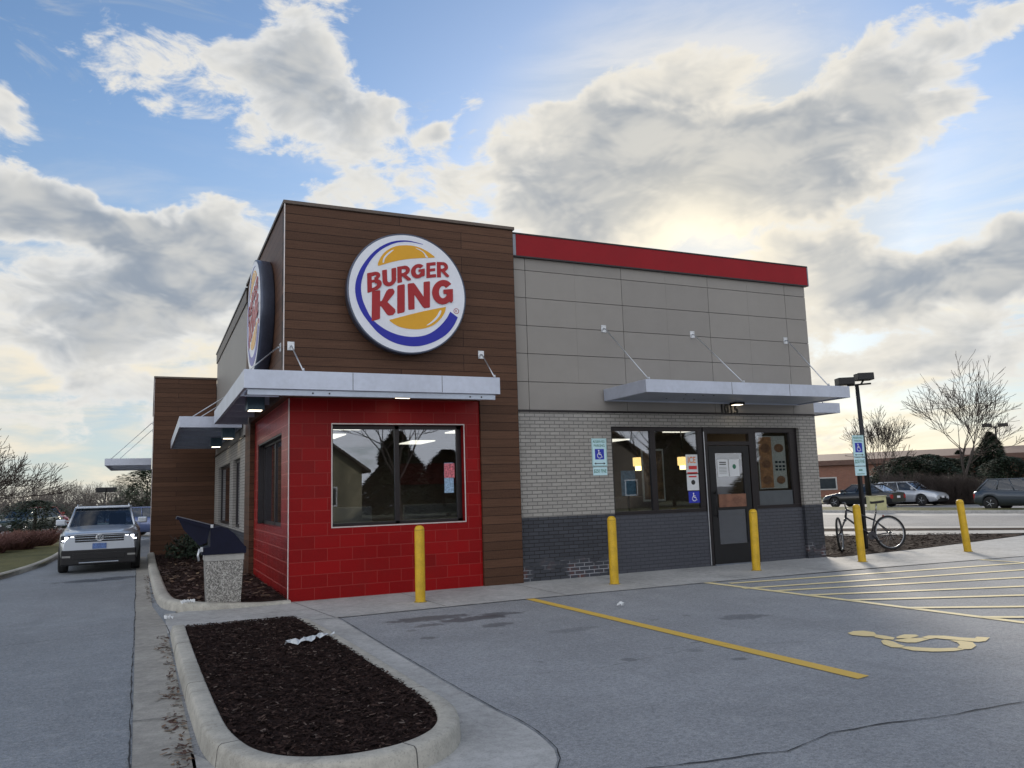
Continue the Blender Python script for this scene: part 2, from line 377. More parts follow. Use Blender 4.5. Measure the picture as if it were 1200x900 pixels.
# grass on the far left, behind a kerb
GL=[(-40,-6),(-25,.2),(-12,3.5),(-7,5.5),(-5.4,6.9),(-4.85,8.6),(-4.45,12.3),(-4.4,18),(-4.7,26),(-6,34),(-40,60)]
sheet('lawn',GL,.09,grassM)
def sweep(name,path,prof,m,closed=False,hs=None,kind='structure'):
    """prof: list of (offset to the left of the path, height)"""
    b=MB(); P=[Vector((p[0],p[1],0)) for p in path]; rings=[]
    for i,p in enumerate(P):
        a=P[max(i-1,0)]; c=P[min(i+1,len(P)-1)]; d=(c-a).normalized(); n=Vector((-d.y,d.x,0))
        h=hs[i] if hs else 1.0
        rings.append([b.b.verts.new(p+n*o+Vector((0,0,z*h))) for o,z in prof])
    for i in range(len(rings)-1):
        for k in range(len(prof)-1):
            f=b.b.faces.new([rings[i][k],rings[i][k+1],rings[i+1][k+1],rings[i+1][k]]); f.smooth=True
    for r in (rings[0],rings[-1]): b.b.faces.new(r)
    bmesh.ops.recalc_face_normals(b.b,faces=b.b.faces[:])
    return tag(b.build(name,m),kind=kind)
def dense(path,st=.12):
    out=[]
    for a,c in zip(path[:-1],path[1:]):
        a=Vector(a);c=Vector(c);n=max(1,int((c-a).length/st))
        for k in range(n): out.append(tuple(a.lerp(c,k/n)))
    out.append(tuple(path[-1])); return out
def smoothp(path,it=2):
    for _ in range(it):
        o=[path[0]]
        for a,c in zip(path[:-1],path[1:]):
            a=Vector(a);c=Vector(c); o.append(tuple(a.lerp(c,.25))); o.append(tuple(a.lerp(c,.75)))
        o.append(path[-1]); path=o
    return path
KP=[(-.012,-.02),(.0,.10),(.008,.125),(.026,.136),(.13,.136),(.145,.125),(.15,-.02)]
sweep('kerb',smoothp(GL[1:9]),[(.0,-.02),(0,.095),(.03,.12),(.14,.12),(.2,.09),(.28,-.02)],kerbmat)
# island kerb: left side, round nose, low right side
isl=[(-1.62,-1.95),(-1.62,-3),(-1.6,-5),(-1.57,-6.6),(-1.54,-7.4),(-1.38,-8.02),(-.97,-8.32),(-.45,-8.30),(-.05,-7.98),(.12,-7.42),(.13,-6.6),(.08,-4.5),(-.02,-2.5),(-.06,-1.9)]
ip=smoothp(isl,3)
def hfun(p):
    x,y=p
    if x<-1.0: return min(1.0,.25+max(0,(-1.95-y))*2.2)
    if x>-.2: return min(.25+max(0,-1.95-y)*.9,.70)+.30*min(1,max(0,(-6.6-y)/.9))
    return 1.0
sweep('kerb',list(ip),KP,kerbmat,hs=[hfun(p) for p in ip])
# mulch of the island
def kerb_joints():
    b=MB()
    for tx,ty in ((-1.6,-3.6),(-1.58,-5.6),(-1.5,-7.6),(.13,-6.7),(-.4,-8.29)):
        i=min(range(1,len(ip)-1),key=lambda k:(ip[k][0]-tx)**2+(ip[k][1]-ty)**2); p=Vector((ip[i][0],ip[i][1],0)); d=(Vector(ip[i+1])-Vector(ip[i-1])).normalized(); h=hfun(ip[i])
        M=Matrix.Translation(p)@Matrix.Rotation(math.atan2(d.y,d.x),4,'Z')
        P=[(o+(-.0015 if o<.07 else .0015),z*h+.0012) for o,z in KP]
        vs=[M@Vector((-.0035,o,z)) for o,z in P]; b.prism(vs,d.to_3d()*.007)
    return tag(b.build('kerb_joint',simple('joint_grey',(.10,.095,.09),.9)),kind='structure')
kerb_joints()
def inset(path,d):
    P=[Vector((p[0],p[1],0)) for p in path]; o=[]
    for i,p in enumerate(P):
        t_=(P[min(i+1,len(P)-1)]-P[max(i-1,0)]).normalized(); o.append((p.x-t_.y*d,p.y+t_.x*d))
    return o
inner=inset(ip,.145)
def inpoly(x,y,P):
    c=False; j=len(P)-1
    for i in range(len(P)):
        if (P[i][1]>y)!=(P[j][1]>y) and x<(P[j][0]-P[i][0])*(y-P[i][1])/(P[j][1]-P[i][1])+P[i][0]: c=not c
        j=i
    return c
def mulch(name,P,z,n,size,label_kind,amp=.02,seed=1,mt=None,base=True):
    rg=random.Random(seed); b=MB(); xs=[p[0] for p in P]; ys=[p[1] for p in P]; zf=z if callable(z) else (lambda x,y:z)
    if base:
        f=b.poly([(p[0],p[1],zf(*p)) for p in P]); bmesh.ops.triangulate(b.b,faces=[f])
    k=0
    while k<n:
        x=rg.uniform(min(xs),max(xs)); y=rg.uniform(min(ys),max(ys))
        if not inpoly(x,y,P): continue
        k+=1; L=size*rg.uniform(.5,1.8); W=L*rg.uniform(.18,.5); a=rg.uniform(0,2*PI); ti=rg.uniform(-.25,.25); zz=zf(x,y)+rg.uniform(.002,amp)
        u=Vector((math.cos(a),math.sin(a),ti)).normalized()*L/2; w=Vector((-math.sin(a),math.cos(a),rg.uniform(-.4,.4))).normalized()*W/2; c=Vector((x,y,zz))
        vs=[b.b.verts.new(c+q) for q in (-u*.8-w,u-w*.6,u*.7+w,-u+w*.7)]
        b.b.faces.new(vs)
    return tag(b.build(name,mt or mulchM),kind='stuff')
mulch('mulch',inner,lambda x,y:min(.105,.02+max(0,-1.95-y)*.22),26000,.03,'stuff',.03,3)
# bed beside the side wall with kerb
bk=smoothp([(-1.92,13.6),(-1.9,9),(-1.82,4),(-1.76,1.2),(-1.62,.25),(-1.2,-.12),(-.6,-.14),(.12,-.12)],3)
sweep('kerb',bk,[(.0,-.02),(.0,.09),(.02,.13),(.05,.14),(.15,.14),(.19,.12),(.2,-.02)],kerbmat,hs=[1.0 if p[0]<-1.5 else max(.35,1-.65*(p[0]+1.5)/1.2) for p in bk])
bedP=inset(bk,.18)+[(.3,.1),(.3,13.6)]
mulch('mulch',bedP,.05,9000,.05,'stuff',.04,5)
mulch('fallen_leaves',[(-1.7,2.2),(-1.5,.25),(0.05,.2),(.05,9),(-1.8,9)],.08,900,.09,'stuff',.05,8,leafM,False)
mulch('fallen_leaves',[(-1.78,-2.2),(-1.64,-2.2),(-1.63,-4.2),(-1.60,-7.6),(-1.74,-7.6),(-1.72,-4)],.006,260,.032,'stuff',.012,9,leafM,False)
mulch('fallen_leaves',[(-1.98,7),(-1.86,7),(-1.76,1.4),(-1.88,1.4)],.006,160,.035,'stuff',.012,10,leafM,False)
for k,(x,y) in enumerate([(-1.72,-5.4),(-1.70,-6.4),(-1.71,-7.2),(-1.74,-3.0)]):
    mulch('fallen_leaves',[(x-.08,y-.22),(x+.1,y-.22),(x+.08,y+.22),(x-.07,y+.2)],.008,26,.042,'stuff',.02,20+k,leafM,False)
# gutter pan, walkway
def strip_sheet(name,pts,z,m): return sheet(name,pts,z,m)
sheet('gutter',[(-1.93,-12),(-1.62,-12),(-1.6,-7.4),(-1.66,-2),(-1.66,-1.2),(-1.82,1.0),(-1.9,9),(-1.95,14),(-2.2,14),(-2.1,4),(-2.02,-2),(-1.95,-8)],.004,guttermat)
wk=[(-1.66,-.1),(-1.66,-2.02),(-.03,-1.96),(-.03,-1.99),(.42,-2.03),(3.2,-1.92),(6.6,-1.95),(9.8,-2.05),(14.1,-2.37),(26,-3.6),(26,.2),(19.6,1.2),(14.5,.2),(11.5,-.12),(11.5,.3),(-1.0,.3),(-1.5,-.1)]
sheet('walkway',wk,.008,concrete)
sheet('gutter',[(.02,-1.9)]+smoothp([(.43,-1.9),(.44,-7.0),(.52,-7.85),(.38,-8.6),(-.3,-9.1),(-1.2,-9.0),(-1.62,-8.8)],2)+[(-1.62,-7.2),(-1.3,-8.0),(-.5,-8.2),(.0,-7.8),(.05,-7.2)],.004,concrete)
def lines(name,segs,w,z,m,jit=0.0,seed=2,kind='structure'):
    rg=random.Random(seed); b=MB()
    for si,seg in enumerate(segs):
        P=[]
        for a,c in zip(seg[:-1],seg[1:]):
            a=Vector((a[0],a[1],z));c=Vector((c[0],c[1],z)); n=max(1,int((c-a).length/.09)) if jit else 1
            for k in range(n): P.append(a.lerp(c,k/n))
        P.append(Vector((seg[-1][0],seg[-1][1],z)))
        for p_ in P: p_.z+=si*.0004
        if jit:
            o=0
            for i in range(1,len(P)-1):
                o=o*.85+rg.uniform(-jit,jit); P[i].x+=o; P[i].y+=o*.7+rg.uniform(-jit,jit)*.4
        prev=None
        for i,p in enumerate(P):
            d=(P[min(i+1,len(P)-1)]-P[max(i-1,0)]).normalized(); nn=Vector((-d.y,d.x,0))*w/2*(rg.uniform(.35,1.5) if jit else 1)
            cur=(b.b.verts.new(p+nn),b.b.verts.new(p-nn))
            if prev: b.b.faces.new([prev[0],prev[1],cur[1],cur[0]])
            prev=cur
    bmesh.ops.recalc_face_normals(b.b,faces=b.b.faces[:])
    return tag(b.build(name,m),kind=kind)
jointM=simple('joint_dark',(.06,.058,.056),.9)
crackM=simple('crack_dark',(.03,.03,.032),.9)
lines('walkway_joint',[[(.17,-.02),(.4,-2.0)],[(1.9,.0),(2.0,-1.93)],[(3.9,0),(3.95,-1.9)],[(5.6,0),(5.65,-1.93)],[(7.4,0),(7.4,-1.95)],[(9.4,0),(9.4,-2.0)],[(11.5,-.1),(11.5,-2.1)],[(13.6,0),(13.6,-2.3)],[(16,.5),(16,-2.6)],[(-1.6,-1.1),(.25,-1.0)]],.009,.012,jointM)
lines('lot_edge_crack',[[(.44,-2.03),(3.2,-1.94),(6.6,-1.97),(9.8,-2.07),(14,-2.38)],smoothp([(.445,-2.0),(.45,-7.0),(.535,-7.85),(.395,-8.61),(-.3,-9.12)],2)],.009,.012,crackM,.003)
lines('lane_edge_crack',[[(-1.96,-8.5),(-2.03,-2),(-2.1,4),(-2.2,12)]],.010,.012,crackM,.005,5)
lines('gutter_joint',[[(-2.03,-1.3),(-1.66,-1.35)],[(-1.66,-1.3),(-1.62,-2.3)],[(-1.98,-6.2),(-1.62,-6.25)],[(-2.1,3),(-1.8,3)]],.01,.012,jointM)
lines('lane_crack',[[(-6.0,-2.3),(-4.6,-2.1),(-3.44,-1.78),(-2.7,-1.6),(-2.04,-1.5)]],.008,.006,crackM,.008,6)
lines('lot_crack',[[(-1,-8.9),(.2,-8.75),(1.1,-8.95),(1.65,-9.04),(2.1,-8.93),(2.52,-8.94),(3.09,-9.0),(3.84,-9.05),(4.6,-9.0),(6,-9.2)]],.011,.006,crackM,.014,7)
lines('lot_crack',[[(.5,-6.2),(1.8,-6.5),(3.3,-6.2),(4.2,-6.6)]],.004,.006,crackM,.01,8)
sheet('asphalt_patch',[(-5.4,6.2),(-2.9,6.5),(-2.9,7.4),(-5.2,7.2)],.004,asphalt3) if 0 else None
# painted lines
sheet('parking_line',[(3.26,-1.78),(3.40,-1.80),(3.55,-7.95),(3.39,-7.98)],.006,lineY)
hat=[]
w_=.125
segs=[[(6.56,-1.99),(8.2,-2.0),(13.0,-2.15)],[(6.56,-1.99),(6.95,-4.5),(7.0,-9.5)],[(13.0,-2.15),(13.3,-6),(13.4,-9.5)]]
for k in range(12):
    x0=6.66; y0=-2.3-.75*k
    segs.append([(6.62+.03*min(k,4),y0),(6.62+.03*k+ (0),y0)]) if 0 else None
# diagonal stripes traced from their ends
ends=[((855,684),(1200,660)),((871,690),(1200,668)),((905,693),(1200,677)),((945,698),(1200,687.5)),((990,704),(1200,698)),((1060,713),(1200,711.5)),((1150,724),(1200,724))]
for a,c in ends:
    A=G2(*a); Cc=G2(*c); d=(Cc[0]-A[0],Cc[1]-A[1]); segs.append([A,(A[0]+d[0]*1.15,A[1]+d[1]*1.15)])
A=G2(827,683);B=G2(1200,730); segs[1]=[A,G2(1000,704.5),(B[0],B[1]),(B[0]+.0,B[1]-3)]
segs[2]=[G2(1140,655.5),G2(1200,659.5),(16,-6)]
segs[0]=[A,G2(885,676),G2(1000,665),G2(1140,655.5)]
lines('hatched_zone',segs,w_,.006,lineW)
# wheelchair symbol painted on the lot (image y up = away), traced on the ground
def gp(pts,z): return [G2(*p)+(z,) for p in pts]
hb=MB()
Z=.0075
hc6=[[(80,75),(120,62),(190,59),(265,69),(282,85),(270,99),(200,98),(110,89)],[(275,86),(345,94),(412,108),(400,123),(330,117),(270,105)],
 [(420,105),(445,94),(480,85),(560,87),(582,97),(520,112),(430,113)],[(405,126),(500,113),(600,109),(650,121),(560,143),(500,143),(430,133)],
 [(315,130),(340,122),(400,135),(440,153),(485,168),(450,179),(390,176),(330,154)],[(455,181),(490,170),(600,178),(720,183),(840,180),(900,192),(830,203),(680,207),(540,199)],
 [(800,127),(880,130),(960,140),(985,165),(950,189),(890,189),(850,178),(870,160),(850,142)],[(600,105),(650,93),(760,94),(880,107),(975,112),(990,102),(1080,107),(1052,132),(1000,139),(890,129),(760,118),(700,112),(650,119)]]
hc=[[(980+x/6,730+y/6) for x,y in q] for q in hc6]
for q in hc:
    f=hb.poly(gp(q,Z)); bmesh.ops.triangulate(hb.b,faces=[f])
bmesh.ops.recalc_face_normals(hb.b,faces=hb.b.faces[:])
tag(hb.build('accessible_parking_symbol',mat('line_paint_symbol',paint_b((.78,.62,.30),-.02))),kind='structure')
# right: mulch bed, kerbs, street, verge, far street
def ext(p,q,k):  # point on p->q extended
    return (p[0]+(q[0]-p[0])*k,p[1]+(q[1]-p[1])*k)
b1=G2(967,629.5); b2=G2(1200,625.8); c1=G2(967,624); c2=G2(1200,622.3); d1=G2(967,620.5); d2=G2(1200,619.8)
def band(p1,p2,q1,q2,name,z,m,kb=-1.2,kf=2.5): return sheet(name,[ext(p1,p2,kb),ext(p1,p2,kf),ext(q1,q2,kf),ext(q1,q2,kb)],z,m)
bedR=[(11.4,-.1),(14.5,.22),(19.4,1.25),b2,b1,(11.4,12)]
sheet('mulch_bed_base',bedR,.012,mulchM)
mulch('mulch',[(11.4,-.08),(14.5,.24),(19.2,1.3),(19.2,3.0),(11.4,9)],.014,7000,.07,'stuff',.05,11)
r1=G2(967,600.8); r2=G2(1200,600)
v1=(33.5,40); 
sheet('street',[ext(d1,d2,-2),ext(d1,d2,3.5),(60,-24),(33.2,6),(31.4,13.2),(30.6,20),(30.6,60),(16,60)],.004,concroad)
sheet('street_wear',[ext(G2(1020,617),G2(1200,616.5),-1),ext(G2(1020,617),G2(1200,616.5),2.5),(40,-8),(31.5,6.5),(29,12),(27.5,30),(20,40)],.008,asphalt3)
band(b1,b2,c1,c2,'kerb_strip',.03,concroad)
band(c1,c2,d1,d2,'soil_strip',.035,mulchM)
VG=[(30.7,60),(30.7,20),(31.4,13.4),(33.0,9.5),(35.6,9.5),(36,14),(36,60)]
sheet('verge',VG,.10,grassM)
sweep('kerb',[(30.6,60),(30.6,20),(31.3,13.3),(32.9,9.3),(35.7,9.3)],[(0,-.02),(0,.13),(.2,.13),(.2,-.02)],concroad)
sheet('verge',[(33.5,6),(40,-6),(46,-6),(36,7.5)],.10,grassM)
sheet('lawn',[(44,70),(44,-20),(160,-60),(160,90)],.06,grassM)
# ------------------------------------------------------------------ restaurant
bld=thing('restaurant','single storey fast food restaurant with brown plank tower, red tiled corner and grey panelled front','restaurant')
def wall_x(b,x0,x1,y0,y1,z0,z1,ops,M=None):
    """wall in the xz plane with rectangular openings (ox0,ox1,oz0,oz1)"""
    ops=sorted(ops); cx=x0
    for (a,c,d,e) in ops:
        if a>cx: b.box(cx,a,y0,y1,z0,z1)
        if d>z0: b.box(a,c,y0,y1,z0,d)
        if e<z1: b.box(a,c,y0,y1,e,z1)
        cx=c
    if cx<x1: b.box(cx,x1,y0,y1,z0,z1)
def wall_y(b,x0,x1,y0,y1,z0,z1,ops):
    ops=sorted(ops); cy=y0
    for (a,c,d,e) in ops:
        if a>cy: b.box(x0,x1,cy,a,z0,z1)
        if d>z0: b.box(x0,x1,a,c,z0,d)
        if e<z1: b.box(x0,x1,a,c,e,z1)
        cy=c
    if cy<y1: b.box(x0,x1,cy,y1,z0,z1)
T=.22
# tower: upper planks front and sides, pillar
b=MB(); b.box(0.0,4.13,0,T,3.22,6.44); b.box(3.39,4.13,0,T,0,3.22); b.box(3.93,4.13,T,1.6,5.9,6.44); b.build('plank_wall',wood_x,bld)
b=MB(); b.box(.0,T,T,5.56,3.22,6.44); b.box(0.0,T,4.62,5.56,0,3.22); b.build('plank_wall',wood_y,bld)
b=MB(); b.box(4.128,4.133,.0,.12,0,6.44); b.box(3.93,4.13,.221,5.56,6.0,6.44); build_pieces(b,'plank_wall',wood_y,bld)
b=MB(); b.box(3.93,4.13,5.56,5.78,3,6.44); b.box(0,3.93,5.40,5.56,5.9,6.44); b.build('plank_wall',wood_x,bld)
b=MB(); b.box(-.03,4.16,-.03,T+.05,6.44,6.50,.008); b.box(-.03,T+.05,T+.05,5.59,6.44,6.50,.008); b.box(3.9,4.16,T+.05,5.59,6.44,6.5,.008); b.build('coping',coping,bld)
b=MB(); b.box(-.012,.004,-.012,.004,3.5,6.44); b.build('corner_trim',trimpale,bld)
# red tiled corner
W1=(.79,3.08,1.13,2.79)
b=MB(); wall_x(b,.1,3.385,.05,.25,0,3.218,[W1]); b.build('red_tile_wall',red_x,bld)
b=MB(); wall_y(b,.1,.3,.25,4.62,0,3.218,[(.85,4.1,1.12,2.72)]); b.box(.098,.1,.05,.25,0,3.218); b.build('red_tile_wall',red_y,bld)
b=MB(); b.box(.088,.102,.04,.056,0,3.2); b.build('corner_trim',trimpale,bld)
def window_trim(parent,x0,x1,z0,z1,y,w=.018,m=trimpale):
    b=MB(); b.box(x0-w,x1+w,y-.008,y+.004,z1,z1+w); b.box(x0-w,x1+w,y-.008,y+.004,z0-w,z0); b.box(x0-w,x0,y-.008,y+.004,z0,z1); b.box(x1,x1+w,y-.008,y+.004,z0,z1); return b.build('window_trim',m,parent)
win=MB()
fy0,fy1=.17,.23
x0,x1,z0,z1=W1
for q in ((x0,x1,z1-.07,z1),(x0,x1,z0,z0+.05),(x0,x0+.035,z0,z1),(x1-.09,x1,z0,z1),(1.87,1.95,z0,z1)): win.box(q[0],q[1],fy0,fy1,q[2],q[3],.004)
wo=win.build('window',frame_dark,bld)
b=MB(); b.box(x0+.03,1.88,.195,.201,z0+.04,z1-.06); b.box(1.94,x1-.08,.195,.201,z0+.04,z1-.06); b.build('pane',glass,wo)
window_trim(wo,*W1,.05)
# window jamb reveals painted red are the wall thickness itself
# side window in red tile (x plane)
win=MB()
win.box(.11,.3,4.06,4.1,1.12,2.72); win.box(.11,.3,.92,4.06,2.69,2.72)
for q in ((.85,4.1,2.65,2.72),(.85,4.1,1.12,1.18),(.85,.92,1.12,2.72),(4.03,4.1,1.12,2.72),(2.42,2.5,1.12,2.72)): win.box(.22,.28,q[0],q[1],q[2],q[3],.004)
wo=win.build('window',frame_dark,bld); b=MB(); b.box(.245,.251,.9,4.05,1.16,2.68); b.build('pane',glass,wo)
# panel wall
PX0,PX1=4.13,11.37; PY=.12
vs_=[4.13,4.42,6.54,8.67,10.78,11.37]; hs_=[3.085,3.61,4.14,4.67,5.2,5.73,6.0]
b=MB(); b.box(PX0,PX1,PY+.03,PY+.2,3.08,6.4); b.build('panel_backing',seam,bld)
b=MB()
rg=random.Random(4)
for i in range(5):
    for j in range(6):
        b.mi=rg.choice([0,0,1]); b.box(vs_[i]+.005,vs_[i+1]-.005 if i<4 else PX1,PY+.0,PY+.032,hs_[j]+.005,hs_[j+1]-.005,.002)
b.build('wall_panels',[panel,panel2],bld)
b=MB()
for x in (5.48,7.6,9.72): b.box(x-.0015,x+.0015,PY-.0025,PY+.001,3.61,5.98)
build_pieces(b,'panel_lap',panel2,bld)
b=MB(); b.box(4.225,11.43,PY-.06,PY+.05,5.99,6.40); b.build('red_fascia',fascia_red,bld)
b=MB(); b.box(4.14,4.222,PY-.055,PY+.05,5.99,6.40); b.box(11.432,11.46,PY-.065,PY+.06,5.97,6.42); build_pieces(b,'fascia_end',silver,bld)
b=MB(); b.box(4.135,11.45,PY-.07,PY+.2,6.40,6.43,.004); b.box(4.14,11.43,PY-.065,PY+.02,5.962,5.988); b.build('fascia_trim',frame_dark,bld)
b=MB(); b.box(PX0+.01,PX1,PY-.02,PY+.06,3.05,3.083); b.build('band_flashing',frame_dark,bld)
# brick front
SF=(6.14,10.88); FH=2.79
b=MB(); b.box(4.131,SF[0],PY,PY+.2,1.13,3.05); b.box(SF[1],PX1,PY,PY+.2,1.13,3.05); b.box(SF[0],SF[1],PY,PY+.2,FH,3.05); b.build('pale_brick_wall',lbrick_x,bld)
b=MB(); b.box(4.131,SF[0],PY-.004,PY+.2,0,1.128); b.box(SF[1],PX1+.004,PY-.004,PY+.2,0,1.128); build_pieces(b,'charcoal_brick_base',dbrick_x,bld)
b=MB(); b.box(SF[0]+.002,8.36,PY+.07,PY+.2,0,1.09); b.box(9.64,SF[1]-.002,PY+.07,PY+.2,0,1.09); build_pieces(b,'painted_base',infill,bld)
# storefront frames
FY0,FY1=PY+.08,PY+.16
win=MB()
for q in ((SF[0],8.36,1.09,1.16),(SF[0],8.36,FH-.08,FH),(SF[0],SF[0]+.07,1.16,FH-.08),(7.08,7.2,1.16,FH-.08),(8.23,8.36,1.16,FH-.08)): win.box(q[0],q[1],FY0,FY1,q[2],q[3],.004)
wo=win.build('window',frame_dark,bld); b=MB(); b.box(SF[0]+.06,7.09,FY0+.03,FY0+.036,1.15,FH-.07); b.box(7.19,8.24,FY0+.03,FY0+.036,1.15,FH-.07); b.build('pane',glass,wo)
win=MB()
for q in ((9.64,SF[1],1.09,1.16),(9.64,SF[1],FH-.1,FH),(9.64,9.74,1.16,FH-.1),(SF[1]-.2,SF[1],1.16,FH-.1)): win.box(q[0],q[1],FY0,FY1,q[2],q[3],.004)
wo=win.build('window',frame_dark,bld); b=MB(); b.box(9.73,SF[1]-.19,FY0+.03,FY0+.036,1.15,FH-.09); b.build('pane',glass,wo)
# door
d=MB(); 
for q in ((8.36,8.46,0.01,FH),(9.54,9.64,0.01,FH),(8.46,9.54,2.66,FH),(8.46,9.54,2.42,2.5)): d.box(q[0],q[1],FY0-.02,FY1,q[2],q[3],.004)
door=d.build('door_frame',frame_dark,bld)
d=MB(); X0,X1=8.48,9.52
for q in ((X0,X0+.16,.03,2.41),(X1-.16,X1,.03,2.41),(X0+.16,X1-.16,2.26,2.41),(X0+.16,X1-.16,.03,.42),(X0+.16,X1-.16,1.10,1.16)): d.box(q[0],q[1],FY0-.01,FY0+.04,q[2],q[3],.003)
door=d.build('door',frame_black,bld); b=MB(); b.box(X0+.15,X1-.15,FY0+.012,FY0+.018,.4,2.28); b.build('pane',glass,door)
b=MB(); b.box(X0+.17,X1-.17,FY0-.035,FY0-.025,1.16,1.42); b.build('push_panel',simple('push_plate',(.20,.09,.055),.4,.1,.3,6),door)
b=MB(); b.tube([(X0+.08,FY0-.07,.95),(X0+.08,FY0-.07,1.5)],.014); b.tube([(X0+.08,FY0-.07,1.0),(X0+.08,FY0,1.0)],.012); b.tube([(X0+.08,FY0-.07,1.45),(X0+.08,FY0,1.45)],.012); b.build('handle',frame_black,door)
b=MB(); b.box(X0-.02,X1+.02,FY0-.06,FY1,.008,.03); b.build('threshold',silver,door)
b=MB(); b.box(8.362,8.38,FY0-.03,FY0-.02,.02,2.7); b.build('edge_strip',steel,door)
b=MB(); b.box(9.755,10.675,FY0+.026,FY0+.0335,1.16,1.46); b.build('spandrel_panel',simple('spandrel',(.07,.08,.09),.35),bld)
# right wall, side wall, back, roof, interior shell
b=MB(); wall_y(b,PX1-.2,PX1,PY+.2,22,1.13,3.05,[(3,6,1.2,2.6)]); b.build('pale_brick_wall',lbrick_y,bld)
b=MB(); b.box(PX1-.2,PX1+.004,PY+.2,22,0,1.128); b.build('charcoal_brick_base',dbrick_y,bld)
lining=simple('interior_lining',(.16,.14,.12),.7,0,.06)
b=MB(); wall_y(b,.302,.32,.27,5.3,.02,2.94,[(.85,4.1,1.12,2.72)]); b.build('interior_lining',lining,bld); b=MB(); wall_x(b,.33,3.39,.252,.27,.02,2.94,[W1]); b.build('interior_lining',lining,bld); b=MB(); wall_x(b,4.13,SF[0]-.02,.322,.34,.02,2.94,[]); b.box(SF[1],PX1-.2,.322,.34,.02,2.94); b.build('interior_lining',lining,bld)
b=MB(); b.box(PX1-.22,PX1-.202,.342,9.1,.02,2.94); b.build('interior_lining',lining,bld)
b=MB(); b.box(PX1-.2,PX1-.003,PY+.2,22,3.05,6.4); b.build('side_panel_wall',panel,bld)
b=MB(); b.box(11.30,11.40,PY+.2,22,6.4,6.43); b.build('coping',frame_dark,bld)
b=MB(); wall_y(b,.0,.2,5.562,14.5,.9,3.0,[(6.6,8.3,.95,2.6),(9.2,13.0,.95,2.6)]); b.build('pale_brick_wall',lbrick_y,bld)
b=MB(); b.box(0,.2,5.562,14.5,0,.9); b.build('charcoal_brick_base',dbrick_y,bld)
b=MB(); b.box(.01,.2,5.562,14.5,3.04,6.36); b.build('side_panel_wall',panel,bld)
b=MB(); b.box(-.02,.06,5.592,14.5,6.08,6.37); b.build('parapet_band',coping,bld)
b=MB(); b.box(-.03,.05,5.562,14.5,3.0,3.04); b.box(-.04,.22,5.6,14.5,6.375,6.42); b.build('band_flashing',frame_dark,bld)
win=MB()
for y0,y1 in ((6.6,8.3),(9.2,13.0)):
    for q in ((y0,y1,2.53,2.6),(y0,y1,.95,1.02),(y0,y0+.07,1.02,2.53),(y1-.07,y1,1.02,2.53)): win.box(.08,.14,*q)
wo=win.build('window',frame_dark,bld); b=MB(); b.box(.105,.11,6.65,8.25,1,2.55); b.box(.105,.11,9.25,12.95,1,2.55); b.build('pane',glass,wo)
# drive through bump-out clad in planks
b=MB(); b.box(-1.85,.0,14.5,14.7,0,5.55); b.build('plank_wall',wood_x,bld)
b=MB(); b.box(-1.85,-1.65,14.7,27,0,5.55); b.build('plank_wall',wood_y,bld)
b=MB(); b.box(-1.88,.02,14.47,14.75,5.55,5.61,.006); b.box(-1.88,-1.6,14.75,27,5.55,5.61,.006); b.build('coping',coping,bld)
b=MB(); b.box(-1.862,-1.848,14.488,14.502,0,5.55); b.build('corner_trim',trimpale,bld)
b=MB(); b.box(.2,11.2,.4,21.9,5.7,5.8); b.box(-1.65,.2,14.7,26.9,5.2,5.3); b.box(.0,11.37,22,22.2,0,6.3); b.build('roof',simple('roof_membrane',(.3,.3,.3),.8),bld)
# interior
inwall=simple('interior_wall',(.22,.18,.15),.7,0,.06); infloor=simple('interior_floor',(.22,.17,.13),.5,0,.15,3)
b=MB(); b.box(.2,11.17,.32,9.2,.0,.03); b.build('interior_floor',infloor,bld)
b=MB(); b.box(.2,11.17,.25,9.3,2.95,3.0); b.build('interior_ceiling',simple('ceiling_tile',(.22,.22,.22),.8),bld)
b=MB(); b.box(.3,11.17,9.2,9.3,.0,2.95); b.build('interior_wall',inwall,bld)
b=MB(); b.box(4.6,11.1,9.1,9.19,1.9,2.5); b.build('menu_band',simple('menu_pink',(.30,.09,.09),.6),bld)
lampM=simple('lamp_panel',(.9,.85,.75),.4,emis=((1.0,.88,.68),.8))
b=MB()
for x,y in ((1.6,2.2),(1.6,4.6),(4.3,3.0),(4.3,6.6),(7.2,2.0),(7.2,5.2),(9.8,2.6),(9.8,6.2),(1.8,7.6)): b.box(x-.3,x+.3,y-.6,y+.6,2.925,2.948)
build_pieces(b,'ceiling_light',lampM,bld)
